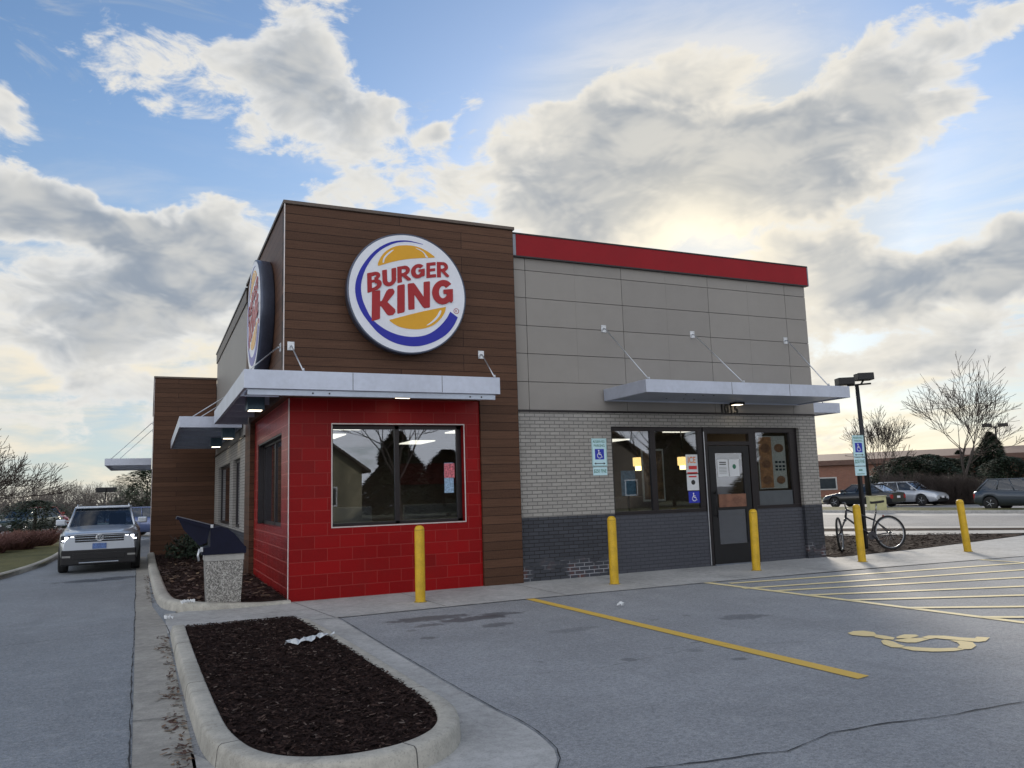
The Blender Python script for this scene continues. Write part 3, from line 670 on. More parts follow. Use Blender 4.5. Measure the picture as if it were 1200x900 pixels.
# canopies
def canopy(name,x0,x1,y0,y1,z0,z1,openings=0,sof=True):
    pass
def frame_box(b,x0,x1,y0,y1,z0,z1,t=.05): # rectangular fascia ring
    b.box(x0,x1,y0,y0+t,z0,z1,.004); b.box(x0,x1,y1-t,y1,z0,z1,.004); b.box(x0,x0+t,y0+t,y1-t,z0,z1,.004); b.box(x1-t,x1,y0+t,y1-t,z0,z1,.004)
def bracket(parent,P,Q,ax,m=steel):
    """wall plate at P with a rod down to Q"""
    b=MB(); P=Vector(P);Q=Vector(Q); s=.055
    if ax=='y': b.box(P.x-s,P.x+s,P.y-.012,P.y,P.z-s*1.3,P.z+s*1.3,.003); D=Vector((0,-1,0))
    elif ax=='-x': b.box(P.x-.012,P.x,P.y-s,P.y+s,P.z-s*1.3,P.z+s*1.3,.003); D=Vector((-1,0,0))
    else: b.box(P.x,P.x+.012,P.y-s,P.y+s,P.z-s*1.3,P.z+s*1.3,.003); D=Vector((1,0,0))
    o=P+D*.05
    for sx in (-1,1):
        for sz in (-1,1):
            w=Vector((sx*.035,0,sz*.05)) if ax=='y' else Vector((0,sx*.035,sz*.05))
            b.tube([P+w,P+w+D*.022],.008,6)
    b.build('bracket_plate',m,parent)
    b=MB(); b.tube([P+D*.01,o],.016,6); b.tube([o,Q],.011,8); b.tube([Q+Vector((0,0,.05)),Q],.016,6); b.build('rod',m,parent)
# L shaped canopy around the red corner
b=MB(); t=.045; z0,z1=3.22,3.5
b.box(-.7,3.37,-.95,-.95+t,z0,z1,.004); b.box(-.7,-.7+t,-.95+t,4.95,z0,z1,.004); b.box(3.37-t,3.37,-.95+t,-.03,z0,z1,.004); b.box(-.7+t,-.02,4.95-t,4.95,z0,z1,.004)
cnp=b.build('canopy',alu,bld)
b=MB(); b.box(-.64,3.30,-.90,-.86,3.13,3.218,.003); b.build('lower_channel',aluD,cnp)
b=MB()
for xx in (.9,2.35): b.box(xx-.004,xx+.004,-.9515,-.949,3.225,3.495)
build_pieces(b,'panel_joint',frame_dark,cnp)
b=MB(); b.box(-.6,3.32,-.9,-.032,3.23,3.26); b.box(-.65,-.02,-.02,4.9,3.44,3.47)
for yy in (.35,1.5,2.6,3.7): b.box(-.65,-.02,yy,yy+.05,3.26,3.44)
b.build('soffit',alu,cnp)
b=MB()
for xx in (.3,.55,3.05,2.85): b.tube([(xx,-.905,3.17),(xx,-.899,3.17)],.014,8)
build_pieces(b,'rivet',frame_black,cnp)
bracket(cnp,(.11,0,4.05),(.16,-.9,3.5),'y'); bracket(cnp,(3.43,0,4.05),(3.3,-.9,3.5),'y')
bracket(cnp,(0,.33,4.08),(-.66,-.3,3.5),'-x'); bracket(cnp,(0,4.3,4.08),(-.66,4.3,3.5),'-x')
def downlight(parent,x,y,z,e=3.0,sz=.13,h=.2):
    b=MB(); b.box(x-sz,x+sz,y-sz,y+sz,z-h,z,.006); o=b.build('downlight',frame_black if h<.1 else simple('downlight_blue_grey',(.10,.16,.20),.35,.5),parent)
    b=MB(); b.box(x-sz*.75,x+sz*.75,y-sz*.75,y+sz*.75,z-h-.006,z-h+.002); b.build('lens',simple('downlight_lens',(.9,.85,.7),.4,emis=((1,.85,.62),e*.8)),parent)
downlight(cnp,-.33,.9,3.33,2.0,.14,.24); downlight(cnp,1.85,-.5,3.23,3.5,.16,.04)
# second canopy, further along the side
b=MB(); frame_box(b,-1.35,-.02,6.1,13.9,3.25,3.5,.045); c2=b.build('canopy',alu,bld)
b=MB(); b.box(-1.3,-.05,6.15,13.85,3.44,3.47)
for yy in (7.4,8.9,10.4,11.9,13.2): b.box(-1.3,-.05,yy,yy+.1,3.28,3.44)
b.build('soffit',alu,c2); bracket(c2,(0,6.9,4.25),(-1.15,6.9,3.5),'-x'); bracket(c2,(0,8.9,4.25),(-1.15,8.9,3.5),'-x'); bracket(c2,(0,12.5,4.25),(-1.15,12.5,3.5),'-x')
downlight(c2,-.25,6.9,3.3,2.0,.14,.24); downlight(c2,-.3,10.0,3.3,2.0,.14,.24)
# storefront canopy
b=MB(); frame_box(b,6.0,10.88,-1.35,PY-.03,3.27,3.5,.045); c3=b.build('canopy',alu,bld)
b=MB(); b.box(7.9-.004,7.9+.004,-1.3515,-1.349,3.275,3.495); b.box(9.3-.004,9.3+.004,-1.3515,-1.349,3.275,3.495); build_pieces(b,'panel_joint',frame_dark,c3)
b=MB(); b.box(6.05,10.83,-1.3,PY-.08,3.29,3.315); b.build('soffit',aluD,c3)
b=MB()
for xx in (7.1,7.5,7.75): 
    for yy in (-1.0,-.4): b.tube([(xx,yy,3.29),(xx,yy,3.282)],.014,8)
build_pieces(b,'rivet',frame_black,c3)
for xw,xq in ((6.08,6.12),(8.2,8.25),(10.7,10.4)): bracket(c3,(xw,PY,4.7),(xq,-1.28,3.5),'y')
downlight(c3,9.1,-.05,3.29,4.0,.11,.05)
# canopy on the right hand wall
b=MB(); frame_box(b,PX1+.02,12.72,.65,4.6,3.19,3.42,.045); c4=b.build('canopy',alu,bld)
b=MB(); b.box(PX1+.05,12.67,.7,4.55,3.21,3.235); b.build('soffit',aluD,c4)
bracket(c4,(PX1,1.0,4.65),(12.6,1.0,3.42),'x')
# drive through window canopy
b=MB(); frame_box(b,-3.42,-1.88,19.3,24.5,3.0,3.25,.045); b.box(-3.38,-1.9,19.34,24.4,3.1,3.13); c5=b.build('canopy',alu,bld)
bracket(c5,(-1.86,19.9,4.6),(-3.25,19.9,3.25),'-x'); bracket(c5,(-1.86,23.3,4.6),(-3.25,23.3,3.25),'-x')
# house number
b=MB(); fit_text(b,'1015',9.03,3.165,.42,.2,PY-.03,.012); 
r=bmesh.ops.extrude_face_region(b.b,geom=b.b.faces[:]); bmesh.ops.translate(b.b,vec=(0,.025,0),verts=[v for v in r['geom'] if isinstance(v,bmesh.types.BMVert)])
b.build('house_number',blackP,bld)
# interior things seen through the glass
seatM=simple('booth_beige',(.36,.31,.25),.6); darkwood=simple('dark_wood',(.07,.04,.025),.5)
for k,(x,y,l) in enumerate([(1.2,1.2,'beige booth bench left behind the red corner window'),(3.1,1.5,'beige booth bench right behind the red corner window'),(7.6,1.6,'beige booth bench behind the front window beside the door')]):
    o=thing('booth_bench',l,'bench',(x,y,.03),0,'booth benches inside')
    b=MB(); b.box(x-.6,x+.6,y+.25,y+.37,.03,1.42,.02); b.build('backrest',seatM,o); b=MB(); b.box(x-.6,x+.6,y-.25,y+.25,.4,.52,.03); b.build('seat',darkwood,o); b=MB(); b.box(x-.58,x+.58,y-.2,y+.24,.03,.4); b.build('base',darkwood,o)
for k,(x,y,l) in enumerate([(6.9,1.9,'glowing amber pendant lamp nearest the reserved parking sign'),(8.35,2.6,'glowing amber pendant lamp between the notices and the poster'),(9.6,2.6,'glowing amber pendant lamp seen through the door')]):
    o=thing('pendant_lamp',l,'lamp',(x,y,2.1),0,'pendant lamps inside the restaurant')
    b=MB(); b.box(x-.085,x+.085,y-.085,y+.085,2.1,2.30,.01); b.build('lamp_shade',simple('amber_shade',(.8,.6,.3),.5,emis=((1.0,.62,.20),1.0)),o)
    b=MB(); b.box(x-.05,x+.05,y-.05,y+.05,2.0,2.098); b.build('bulb',simple('amber_bulb',(1,.9,.6),.5,emis=((1.0,.72,.3),2.5)),o)
    b=MB(); b.tube([(x,y,2.36),(x,y,2.93)],.012,6); b.build('cord',frame_black,o)
# poster boards
o=thing('menu_poster','tall orange and brown food poster hung inside the right hand window','poster',(10.2,.28,1.5))
b=MB(); b.box(9.85,10.60,.275,.29,1.5,2.62); b.build('board',creamP,o)
b=MB(); b.box(9.87,10.22,.270,.2745,1.52,2.60); b.build('orange_panel',simple('print_rust',(.80,.34,.12),.5,0,.3,9),o)
b=MB()
for x,z,r in ((10.05,2.36,.13),(10.05,2.02,.12),(10.42,2.36,.13),(10.42,1.68,.12),(10.05,1.68,.13)): b.lathe([(r,0),(r*.96,.0)],(x,.2675,z),20,'y') if 0 else b.prism([(x+r*math.cos(a*PI/10),.2690,z+r*.72*math.sin(a*PI/10)) for a in range(20)],(0,-.002,0))
b.build('food_pictures',brownP,o)
b=MB()
for z in (2.06,1.97,1.9): 
    for x in (10.33,10.43,10.53): b.box(x-.035,x+.035,.272,.2745,z-.022,z+.022)
b.build('print_marks',blackP,o)
o=thing('display_poster','tan food poster standing inside the left front window','poster',(7.6,.95,1.3))
b=MB(); b.box(7.35,7.9,.95,.965,1.32,2.4); b.build('board',creamP,o); b=MB(); b.box(7.39,7.86,.942,.948,1.36,2.36); b.build('picture',simple('print_tan',(.36,.20,.09),.5,0,.4,7),o)
o=thing('bulletin_board','pale blue notice standing low in the left front window','notice',(6.75,.6,1.3))
b=MB(); b.box(6.62,6.95,.6,.61,1.45,1.95); b.build('sheet',simple('notice_blue',(.16,.32,.40),.5,0,.3,20),o); b=MB(); b.box(6.77,6.80,.612,.64,1.0,1.45); b.build('stand',frame_black,o)
# counter interior
o=thing('service_counter','long dark counter deep inside the dining room','counter',(7,6,.03)); b=MB(); b.box(4.6,10.4,6,6.7,.03,1.1,.01); b.build('base',darkwood,o); b=MB(); b.box(4.55,10.45,5.95,6.75,1.1,1.15,.008); b.build('top',seatM,o)
# stickers on the glass next to the door
def notice(name,label,x0,x1,z0,z1,y,m,cat='notice',grp=None):
    o=thing(name,label,cat,((x0+x1)/2,y,z0),0,grp); b=MB(); b.box(x0,x1,y,y+.002,z0,z1); b.build('sheet',m,o); return o
YG=FY0+.026
o=notice('window_notice','white window notice with orange letters ICE, topmost of three beside the door',7.93,8.22,1.86,2.24,YG,paper,grp='notices on the window beside the door')
b=MB(); fit_text(b,'ICE',8.075,2.13,.19,.13,YG-.002,.02); b.build('lettering',orangeP,o)
b=MB(); fit_text(b,'1.19',8.09,1.97,.17,.09,YG-.002,.03); b.build('lettering',redP,o) if 0 else b.b.free()
b=MB(); b.box(7.99,8.19,YG-.003,YG-.001,1.94,2.01); b.box(7.95,8.2,YG-.003,YG-.001,1.86,1.885); b.build('print_marks',redP,o)
o=notice('window_notice','white window notice with black round mark, middle of three beside the door',7.93,8.22,1.52,1.84,YG,paper,grp='notices on the window beside the door')
b=MB(); b.prism([(8.08+.05*math.cos(a*PI/8),YG-.001,1.68+.05*math.sin(a*PI/8)) for a in range(16)],(0,-.002,0)); b.build('print_marks',blackP,o)
b=MB(); b.box(7.98,8.17,YG-.003,YG-.001,1.78,1.81); b.build('print_marks',redP,o)
# wheelchair icon
def wheelchair(b,cx,cz,s,y):
    def dsk(x,z,r,n=14): b.prism([(cx+s*(x+r*math.cos(2*PI*a/n)),y,cz+s*(z+r*math.sin(2*PI*a/n))) for a in range(n)],(0,-.0015,0))
    def bar(p,q,w):
        p=Vector((cx+s*p[0],y,cz+s*p[1]));q=Vector((cx+s*q[0],y,cz+s*q[1])); d=(q-p).normalized(); n=Vector((-d.z,0,d.x))*w*s/2
        b.prism([p-n,q-n,q+n,p+n],(0,-.0015,0))
    dsk(-.08,.36,.075); bar((-.08,.26),(-.05,-.02),.1); bar((-.06,.13),(.14,.13),.06); bar((-.05,-.02),(.18,-.02),.08); bar((.16,-.02),(.26,-.3),.07); bar((.26,-.3),(.34,-.27),.06)
    pr=None
    for k in range(12):
        a=R(115+k*21); p=(.0+.25*math.cos(a),-.14+.25*math.sin(a))
        if pr: bar(pr,p,.06)
        pr=p
o=notice('window_sticker','square blue wheelchair sticker, lowest of three beside the door',7.95,8.22,1.27,1.50,YG,blueP,'sticker',grp='notices on the window beside the door')
b=MB(); wheelchair(b,8.085,1.385,.2,YG-.001); b.build('wheelchair_symbol',white,o)
YD=FY0+.008
o=notice('door_notice','white paper notice taped on the left of the door glass',8.70,8.97,1.78,2.13,YD,paper,grp='paper notices on the door')
b=MB()
for z in (2.07,2.03): b.box(8.75,8.92,YD-.003,YD-.001,z-.01,z+.01)
for z in (1.97,1.94,1.91,1.88,1.85): b.box(8.74,8.93,YD-.003,YD-.001,z-.003,z+.003)
b.build('print_marks',blackP,o)
o=notice('door_notice','white paper notice with a dark green mark on the right of the door glass',9.0,9.26,1.78,2.13,YD,paper,grp='paper notices on the door')
b=MB(); b.prism([(9.13+.045*math.cos(a*PI/8),YD-.001,1.98+.05*math.sin(a*PI/8)) for a in range(16)],(0,-.002,0)); b.build('print_marks',greenP,o)
# red window sticker
o=notice('window_sticker','red and pale blue sticker pair at the right edge of the red corner window',2.76,2.93,1.62,2.14,.188,simple('sticker_blue',(.30,.45,.62),.5,0,.35,30),'sticker'); b=MB(); b.box(2.76,2.95,.1845,.187,1.88,2.13); b.build('print_marks',simple('sticker_pink',(.65,.16,.2),.5,0,.5,30),o)
o=thing('window_poster','white and blue poster behind the side window','poster',(.3,1.9,1.2)); b=MB(); b.box(.29,.30,1.9,2.35,1.25,2.4); b.build('sheet',paper,o); b=MB(); b.box(.286,.289,1.92,2.33,1.25,1.42); b.build('print_marks',blueP,o); b=MB(); b.box(.286,.289,2.1,2.25,1.8,2.0); b.build('print_marks',redP,o)
# ------------------------------------------------------------------ round sign
def S2(X,Y,y=-.25):  # point of the traced logo -> sign local coordinates
    h=hit(400+X/6,270+Y/6,1,y); return (h.x-2.02,h.z-5.01)
def _arc(cx,cy,RX,RY,rx,ry,a0,a1,n=14):
    out=[]
    for k in range(n):
        t0=R(a0+(a1-a0)*k/n); t1=R(a0+(a1-a0)*(k+1)/n)
        out.append([(cx+RX*math.cos(t0),cy+RY*math.sin(t0)),(cx+RX*math.cos(t1),cy+RY*math.sin(t1)),(cx+rx*math.cos(t1),cy+ry*math.sin(t1)),(cx+rx*math.cos(t0),cy+ry*math.sin(t0))])
    return out
def _bx(x0,x1,y0,y1,r=.0): 
    if not r: return [[(x0,y0),(x1,y0),(x1,y1),(x0,y1)]]
    P=[]
    for cx,cy,a in ((x1-r,y0+r*.6,-90),(x1-r,y1-r*.6,0),(x0+r,y1-r*.6,90),(x0+r,y0+r*.6,180)):
        for k in range(5): P.append((cx+r*math.cos(R(a+k*22.5)),cy+r*.6*math.sin(R(a+k*22.5))))
    return [P]
GLYPH={'B':_bx(0,.32,0,1,.05)+_bx(.3,.5,.80,1)+_bx(.3,.5,.46,.60)+_bx(.3,.5,0,.19)+_arc(.5,.765,.43,.235,.14,.055,-90,90)+_arc(.5,.30,.50,.30,.17,.09,-90,90),
 'U':_bx(0,.34,.32,1,.05)+_bx(.66,1,.32,1,.05)+_arc(.5,.37,.5,.37,.16,.14,178,362),
 'R':_bx(0,.33,0,1,.05)+_bx(.3,.5,.80,1)+_bx(.3,.5,.38,.56)+_arc(.5,.69,.45,.31,.14,.10,-90,90)+[[(.30,.42),(.60,.44),(.98,.10),(.96,.02),(.86,0),(.74,.02)]],
 'G':_arc(.52,.5,.52,.5,.19,.25,38,322,22)+_bx(.54,1,.42,.60,.03)+[[(.70,.42),(1,.42),(1,.12),(.92,.05),(.70,.22)]],
 'E':_bx(0,.38,0,1,.05)+_bx(.3,1,.79,1,.06)+_bx(.3,.93,.41,.60,.06)+_bx(.3,1,0,.21,.06),
 'K':_bx(0,.35,0,1,.05)+[[(.30,.42),(.62,.93),(.72,.99),(.90,.97),(.97,.86),(.95,.78),(.58,.46)],[(.26,.60),(.56,.62),(.99,.18),(1.0,.08),(.90,.0),(.72,.02),(.64,.08)]],
 'I':_bx(0,1,0,1,.12),
 'N':_bx(0,.29,0,1,.05)+_bx(.71,1,0,1,.05)+[[(.06,.99),(.27,1.0),(.34,.93),(.95,.12),(.93,.02),(.74,0),(.66,.06),(.05,.88)]]}
def round_sign():
    sg=thing('round_sign','round illuminated burger logo sign on the front of the brown tower, above the red wall','sign',(2.02,0,5.01),0,'round logo signs on the tower')
    b=MB(); b.lathe([(1.0,0.0),(1.035,-.02),(1.05,-.21),(1.05,-.248),(1.02,-.25),(1.02,-.24)],(0,0,0),72,'y'); b.build('cabinet',simple('sign_cabinet',(.09,.105,.15),.35,.4),sg,world=False)
    b=MB(); b.prism([(1.022*math.cos(a*PI/48),-.243,1.022*math.sin(a*PI/48)) for a in range(96)],(0,-.010,0)); b.build('face',sgW,sg,world=False)
    def outl(name,pts,m,y,d=-.003,sm=True):
        P=[S2(*p) for p in pts]
        if sm:
            o=[]; n=len(P)
            for i in range(n):
                p0,p1,p2,p3=(Vector(P[(i+k)%n]) for k in (-1,0,1,2))
                for q in (0,.33,.66):
                    o.append(.5*((2*p1)+(-p0+p2)*q+(2*p0-5*p1+4*p2-p3)*q*q+(-p0+3*p1-3*p2+p3)*q**3))
            P=[tuple(v) for v in o]
        b=MB(); vs=[b.b.verts.new((x,y,z)) for x,z in P]; f=b.b.faces.new(vs); bmesh.ops.triangulate(b.b,faces=[f])
        r=bmesh.ops.extrude_face_region(b.b,geom=b.b.faces[:]); bmesh.ops.translate(b.b,vec=(0,d,0),verts=[v for v in r['geom'] if isinstance(v,bmesh.types.BMVert)])
        bmesh.ops.recalc_face_normals(b.b,faces=b.b.faces[:]); return b.build(name,m,sg,world=False)
    def crescent(A,B_,m,y,d=-.003):
        def cr(P,n=60):
            P=[Vector(S2(*p)) for p in P]; o=[]
            for k in range(n+1):
                t_=k/n*(len(P)-1); i=min(int(t_),len(P)-2); q=t_-i; p0=P[max(i-1,0)];p1=P[i];p2=P[i+1];p3=P[min(i+2,len(P)-1)]
                o.append(.5*((2*p1)+(-p0+p2)*q+(2*p0-5*p1+4*p2-p3)*q*q+(-p0+3*p1-3*p2+p3)*q**3))
            return o
        a_,c_=cr(A),cr(B_); b=MB(); V=[(b.b.verts.new((p.x,y,p.y)),b.b.verts.new((q.x,y,q.y))) for p,q in zip(a_,c_)]
        for i in range(len(V)-1): b.b.faces.new([V[i][0],V[i][1],V[i+1][1],V[i+1][0]])
        r=bmesh.ops.extrude_face_region(b.b,geom=b.b.faces[:]); bmesh.ops.translate(b.b,vec=(0,d,0),verts=[v for v in r['geom'] if isinstance(v,bmesh.types.BMVert)])
        bmesh.ops.recalc_face_normals(b.b,faces=b.b.faces[:]); return b.build('crescent',m,sg,world=False)
    crescent([(575,98),(480,74),(400,72),(320,92),(240,140),(170,215),(120,300),(97,390),(105,480),(140,570),(200,655),(270,730),(360,785),(460,812),(560,812),(660,780),(740,730),(790,670),(818,612)],
             [(573,100),(485,82),(405,84),(335,106),(265,148),(203,215),(158,300),(138,388),(145,470),(170,540),(215,622),(290,685),(370,725),(450,745),(530,748),(610,730),(680,685),(735,625),(765,572)],sgB,-.2545)
    outl('bun_top',[(256,246),(263,215),(290,170),(330,135),(385,111),(460,105),(530,115),(590,140),(635,170),(656,188),(640,193),(560,195),(450,204),(350,224),(275,246)],sgY,-.2545)
    outl('bun_bottom',[(337,632),(360,624),(450,600),(580,568),(720,541),(733,543),(725,580),(690,630),(640,670),(570,692),(500,695),(430,685),(380,665)],sgY,-.2545)
    outl('highlight',[(290,228),(293,200),(312,172),(345,145),(368,138),(345,158),(320,180),(303,205),(300,225)],sgW,-.2580)
    outl('highlight',[(520,125),(550,135),(580,155),(600,180),(608,192),(592,190),(585,172),(565,150)],sgW,-.2580)
    outl('highlight',[(695,562),(702,570),(690,600),(660,635),(620,662),(598,668),(635,640),(668,605),(685,575)],sgW,-.2580)
    def letters(name,L):
        b=MB()
        for ch,off,(tl,tr,br,bl) in L:
            q=[Vector(S2(*p)) for p in (tl,tr,br,bl)]
            for k_,poly in enumerate(GLYPH[ch]):
                vs=[]
                for (u,w) in poly:
                    p=(q[3]*(1-u)+q[2]*u)*(1-w)+(q[0]*(1-u)+q[1]*u)*w
                    vs.append(b.b.verts.new((p.x,-.256-.0006*k_,p.y)))
                try: b.b.faces.new(vs)
                except ValueError: pass
        r=bmesh.ops.extrude_face_region(b.b,geom=b.b.faces[:]); bmesh.ops.translate(b.b,vec=(0,-.004,0),verts=[v for v in r['geom'] if isinstance(v,bmesh.types.BMVert)])
        bmesh.ops.recalc_face_normals(b.b,faces=b.b.faces[:]); b.build(name,sgR,sg,world=False)
    o1=.085
    letters('lettering',[('B',o1,[(180,302),(278,284),(284,412),(183,440)]),('U',o1,[(285,282),(385,262),(385,385),(292,402)]),('R',o1,[(392,257),(482,243),(490,352),(394,372)]),('G',o1,[(486,245),(584,230),(584,330),(490,346)]),('E',o1,[(597,230),(662,223),(665,330),(597,337)]),('R',o1,[(670,222),(750,226),(758,330),(672,332)])])
    letters('lettering',[('K',o1,[(215,430),(378,402),(380,590),(212,640)]),('I',o1,[(392,388),(445,378),(445,575),(392,588)]),('N',o1,[(465,375),(622,358),(622,543),(470,560)]),('G',o1,[(635,355),(782,343),(782,520),(637,524)])])
    b=MB(); c=S2(808,568)
    pr=None
    ring=[(c[0]+.045*math.cos(a*PI/12),-.2545,c[1]+.045*math.sin(a*PI/12)) for a in range(25)]
    b.tube(ring,.005,5,False); fit_text(b,'R',c[0],c[1],.035,.045,-.2545,.01); b.build('registered_mark',sgR,sg,world=False)
    return sg
sg=round_sign()
s2=copy_tree(sg); s2.location=(0,2.05,4.95); s2.rotation_euler=(0,0,-PI/2); s2['label']='round illuminated logo sign seen edge-on, on the left side of the brown tower'
# ------------------------------------------------------------------ parking signs
def parking_sign(name,label,cat,x0,x1,z0,z1,zf0,y,third=None,group=None,post=False):
    cx=(x0+x1)/2; o=thing(name,label,cat,(cx,y,0 if post else zf0),0,group); w=x1-x0
    b=MB(); b.box(x0,x1,y,y+.004,z0,z1,.0015); o1=b.build('sign_plate',signpale,o)
    b=MB(); e=.008
    for q in ((x0+e,x1-e,z1-.014,z1-.009),(x0+e,x1-e,z0+.009,z0+.014),(x0+e,x0+e+.005,z0+.014,z1-.014),(x1-e-.005,x1-e,z0+.014,z1-.014)): b.box(q[0],q[1],y-.0015,y-.0003,q[2],q[3])
    H=z1-z0
    fit_text(b,'RESERVED',cx,z1-.10*H-.01,w*.8,.09*H,y-.001,.012); fit_text(b,'PARKING',cx,z1-.25*H-.005,w*.72,.09*H,y-.001,.012)
    b.build('lettering',greenP,o1)
    s=.30*w; cz=z0+.45*H-.01
    b=MB(); b.box(cx-s,cx+s,y-.0015,y-.0003,cz-s,cz+s); b.build('symbol_panel',blueP,o1)
    b=MB(); wheelchair(b,cx,cz,s*1.9,y-.0025); b.build('wheelchair_symbol',white,o1)
    b=MB(); az=z0+.10*H; b.box(cx-.28*w,cx+.28*w,y-.0015,y-.0003,az-.006,az+.006)
    for sgn in (-1,1): b.prism([(cx+sgn*.25*w,y-.0004,az-.022),(cx+sgn*.37*w,y-.0004,az),(cx+sgn*.25*w,y-.0004,az+.022)],(0,-.0015,0))
    b.build('arrow',blackP,o1)
    b=MB(); b.box(x0+.01,x1-.01,y,y+.004,zf0,z0-.015,.0015); o2=b.build('fine_plate',signpale,o); b=MB(); fit_text(b,'$250 FINE',cx,(zf0+z0-.015)/2,w*.82,(z0-.015-zf0)*.5,y-.001,.01); b.build('lettering',greenP,o2)
    if third:
        b=MB(); b.box(x0+.01,x1-.01,y,y+.004,third,zf0-.015,.0015); o3=b.build('lower_plate',signpale,o)
        b=MB(); 
        b.box(cx-.06,cx+.06,y-.0015,y-.0003,(third+zf0)/2+.0,(third+zf0)/2+.03); b.box(cx-.12,cx+.12,y-.0015,y-.0003,third+.03,third+.045); b.build('print_marks',greenP,o3)
    return o
parking_sign('wall_sign','reserved parking sign with fine plate fixed to the pale brick wall','sign',5.69,6.02,2.03,2.56,1.86,PY-.012,group='reserved parking signs')
o=parking_sign('post_sign','reserved parking sign on a black post behind the bicycle','sign',13.29,13.67,2.17,2.69,1.96,.9,1.73,group='reserved parking signs',post=True)
b=MB(); b.box(13.44,13.52,.906,.986,0,2.55,.006); b.build('post',frame_black,o)
# ------------------------------------------------------------------ bollards
def bollard():
    o=thing('bollard','','bollard',(0,0,0),0,'yellow bollards along the kerb')
    b=MB(); b.lathe([(.078,0),(.076,.02),(.075,1.075),(.07,1.10),(.055,1.125),(.03,1.138),(.0,1.14)][:-1]+[(.002,1.14)],(0,0,0),28); b.build('sleeve',yellow,o,world=False)
    b=MB(); b.lathe([(.0765,1.07),(.0772,1.074),(.0765,1.078)],(0,0,0),28); b.build('cap_ring',simple('bollard_seam',(.35,.22,.02),.6),o,world=False)
    b=MB(); b.lathe([(.098,0.0),(.094,.008),(.08,.010)],(0,0,.008),24); b.build('base_stain',simple('base_paint',(.35,.26,.06),.8,0,.3,20),o,world=False)
    return o
BL=[(1.84,-1.23,.0,'yellow bollard in front of the red tiled wall'),(5.28,-1.16,.0,'yellow bollard in front of the charcoal brick base, under the parking sign'),(8.46,-1.02,.012,'yellow bollard in front of the glass entrance door'),(11.06,-1.12,-.03,'yellow bollard in front of the bicycle'),(14.35,-1.0,-.09,'yellow bollard furthest right, tilted, beside the mulch bed')]
p0=bollard()
for k,(x,y,ti,l) in enumerate(BL):
    o=p0 if k==0 else copy_tree(p0); o.location=(x,y,0); o.rotation_euler=(0,ti,k*1.3); o['label']=l
    o.rotation_euler=(0,ti,0)
# ------------------------------------------------------------------ waste bin
def aggregate(t,b,o):
    tc=t.n('ShaderNodeTexCoord').outputs['Object']
    v=t.n('ShaderNodeTexVoronoi',ins={'Vector':tc,'Scale':75.0}); c=t.n('ShaderNodeSeparateColor',ins={0:v.outputs['Color']}).outputs[0]
    r=t.n('ShaderNodeValToRGB',ins={0:c}); e=r.color_ramp.elements; e[0].color=(.10,.095,.09,1); e[1].color=(.50,.48,.45,1); x=e.new(.5); x.color=(.26,.25,.23,1)
    t.link(r.outputs[0],b.inputs['Base Color']); b.inputs['Roughness'].default_value=.85
    bp=t.n('ShaderNodeBump',ins={'Strength':1.0,'Distance':.006,'Height':v.outputs['Distance']}); bp.invert=True; t.link(bp.outputs[0],b.inputs['Normal'])
agg=mat('exposed_aggregate',aggregate)
navy=simple('navy_plastic',(.006,.007,.022),.6,0,.15,6,spec=.2)
bn=thing('waste_bin','pebbled concrete waste bin with a dark navy hinged hood, beside the drive lane','bin',(-.83,.33,.03))
b=MB(); b.prism([(-1.075,.08,.03),(-.60,.08,.03),(-.565,.08,.70),(-1.11,.08,.70)],(0,.5,0)); b.build('body',agg,bn)
b=MB(); b.box(-1.12,-.555,.07,.59,.70,.80,.008); b.build('rim',simple('bin_rim',(.36,.35,.33),.7,0,.1,10),bn)
b=MB()
prof=[(-1.16,.80),(-1.16,.90),(-1.05,.92),(-1.05,1.20),(-.90,1.21),(-.80,1.18),(-.70,1.10),(-.60,.97),(-.545,.90),(-.53,.90),(-.53,.80)]
b.prism([(x,.05,z) for x,z in prof],(0,.56,0)); b.build('hood',navy,bn)
b=MB(); b.prism([(-1.52,.06,1.385),(-1.03,.06,1.235),(-1.0,.06,1.20),(-1.02,.06,1.17),(-1.53,.06,1.35)],(0,.54,0)); b.prism([(-1.50,.08,1.345),(-1.05,.08,1.19),(-1.10,.08,.98),(-1.2,.08,.94),(-1.42,.08,1.18)],(0,.03,0)); b.build('flap',navy,bn)
b=MB(); b.prism([(-1.52,.05,1.390),(-1.03,.05,1.240),(-1.03,.05,1.252),(-1.525,.05,1.402)],(0,.03,0)); b.build('flap_edge',simple('pale_edge',(.12,.12,.14),.6),bn)
b=MB(); b.box(-1.05,-1.01,.03,.05,1.2,1.25,.005); b.box(-1.19,-1.15,.03,.05,.85,.92,.005); b.tube([(-1.2,.04,.9),(-1.22,.04,.8),(-1.205,.04,.72)],.018,6); b.build('hinge',steel,bn)
# ------------------------------------------------------------------ litter
def crumple(name,label,x,y,z,L,W,seed,m,rz=0):
    rg=random.Random(seed); b=MB(); n=14; rows=[]
    for i in range(n):
        u=i/(n-1)-.5; wv=W*(1-.7*abs(u))*rg.uniform(.6,1.1)
        rows.append([b.b.verts.new((u*L,(k/3-.5)*wv+rg.uniform(-.012,.012)+.05*math.sin(u*6)*L,rg.uniform(.0,.045)+(.02 if k in (1,2) else 0))) for k in range(4)])
    for i in range(n-1):
        for k in range(3): b.b.faces.new([rows[i][k],rows[i][k+1],rows[i+1][k+1],rows[i+1][k]])
    o=b.build(name,m); o.location=(x,y,z); o.rotation_euler=(0,0,rz); return tag(o,label,'litter')
crumple('plastic_wrapper','crumpled pale plastic wrapper lying across the island kerb and mulch',-.34,-4.30,.13,.58,.11,1,simple('pale_plastic',(.6,.64,.68),.3),R(24))
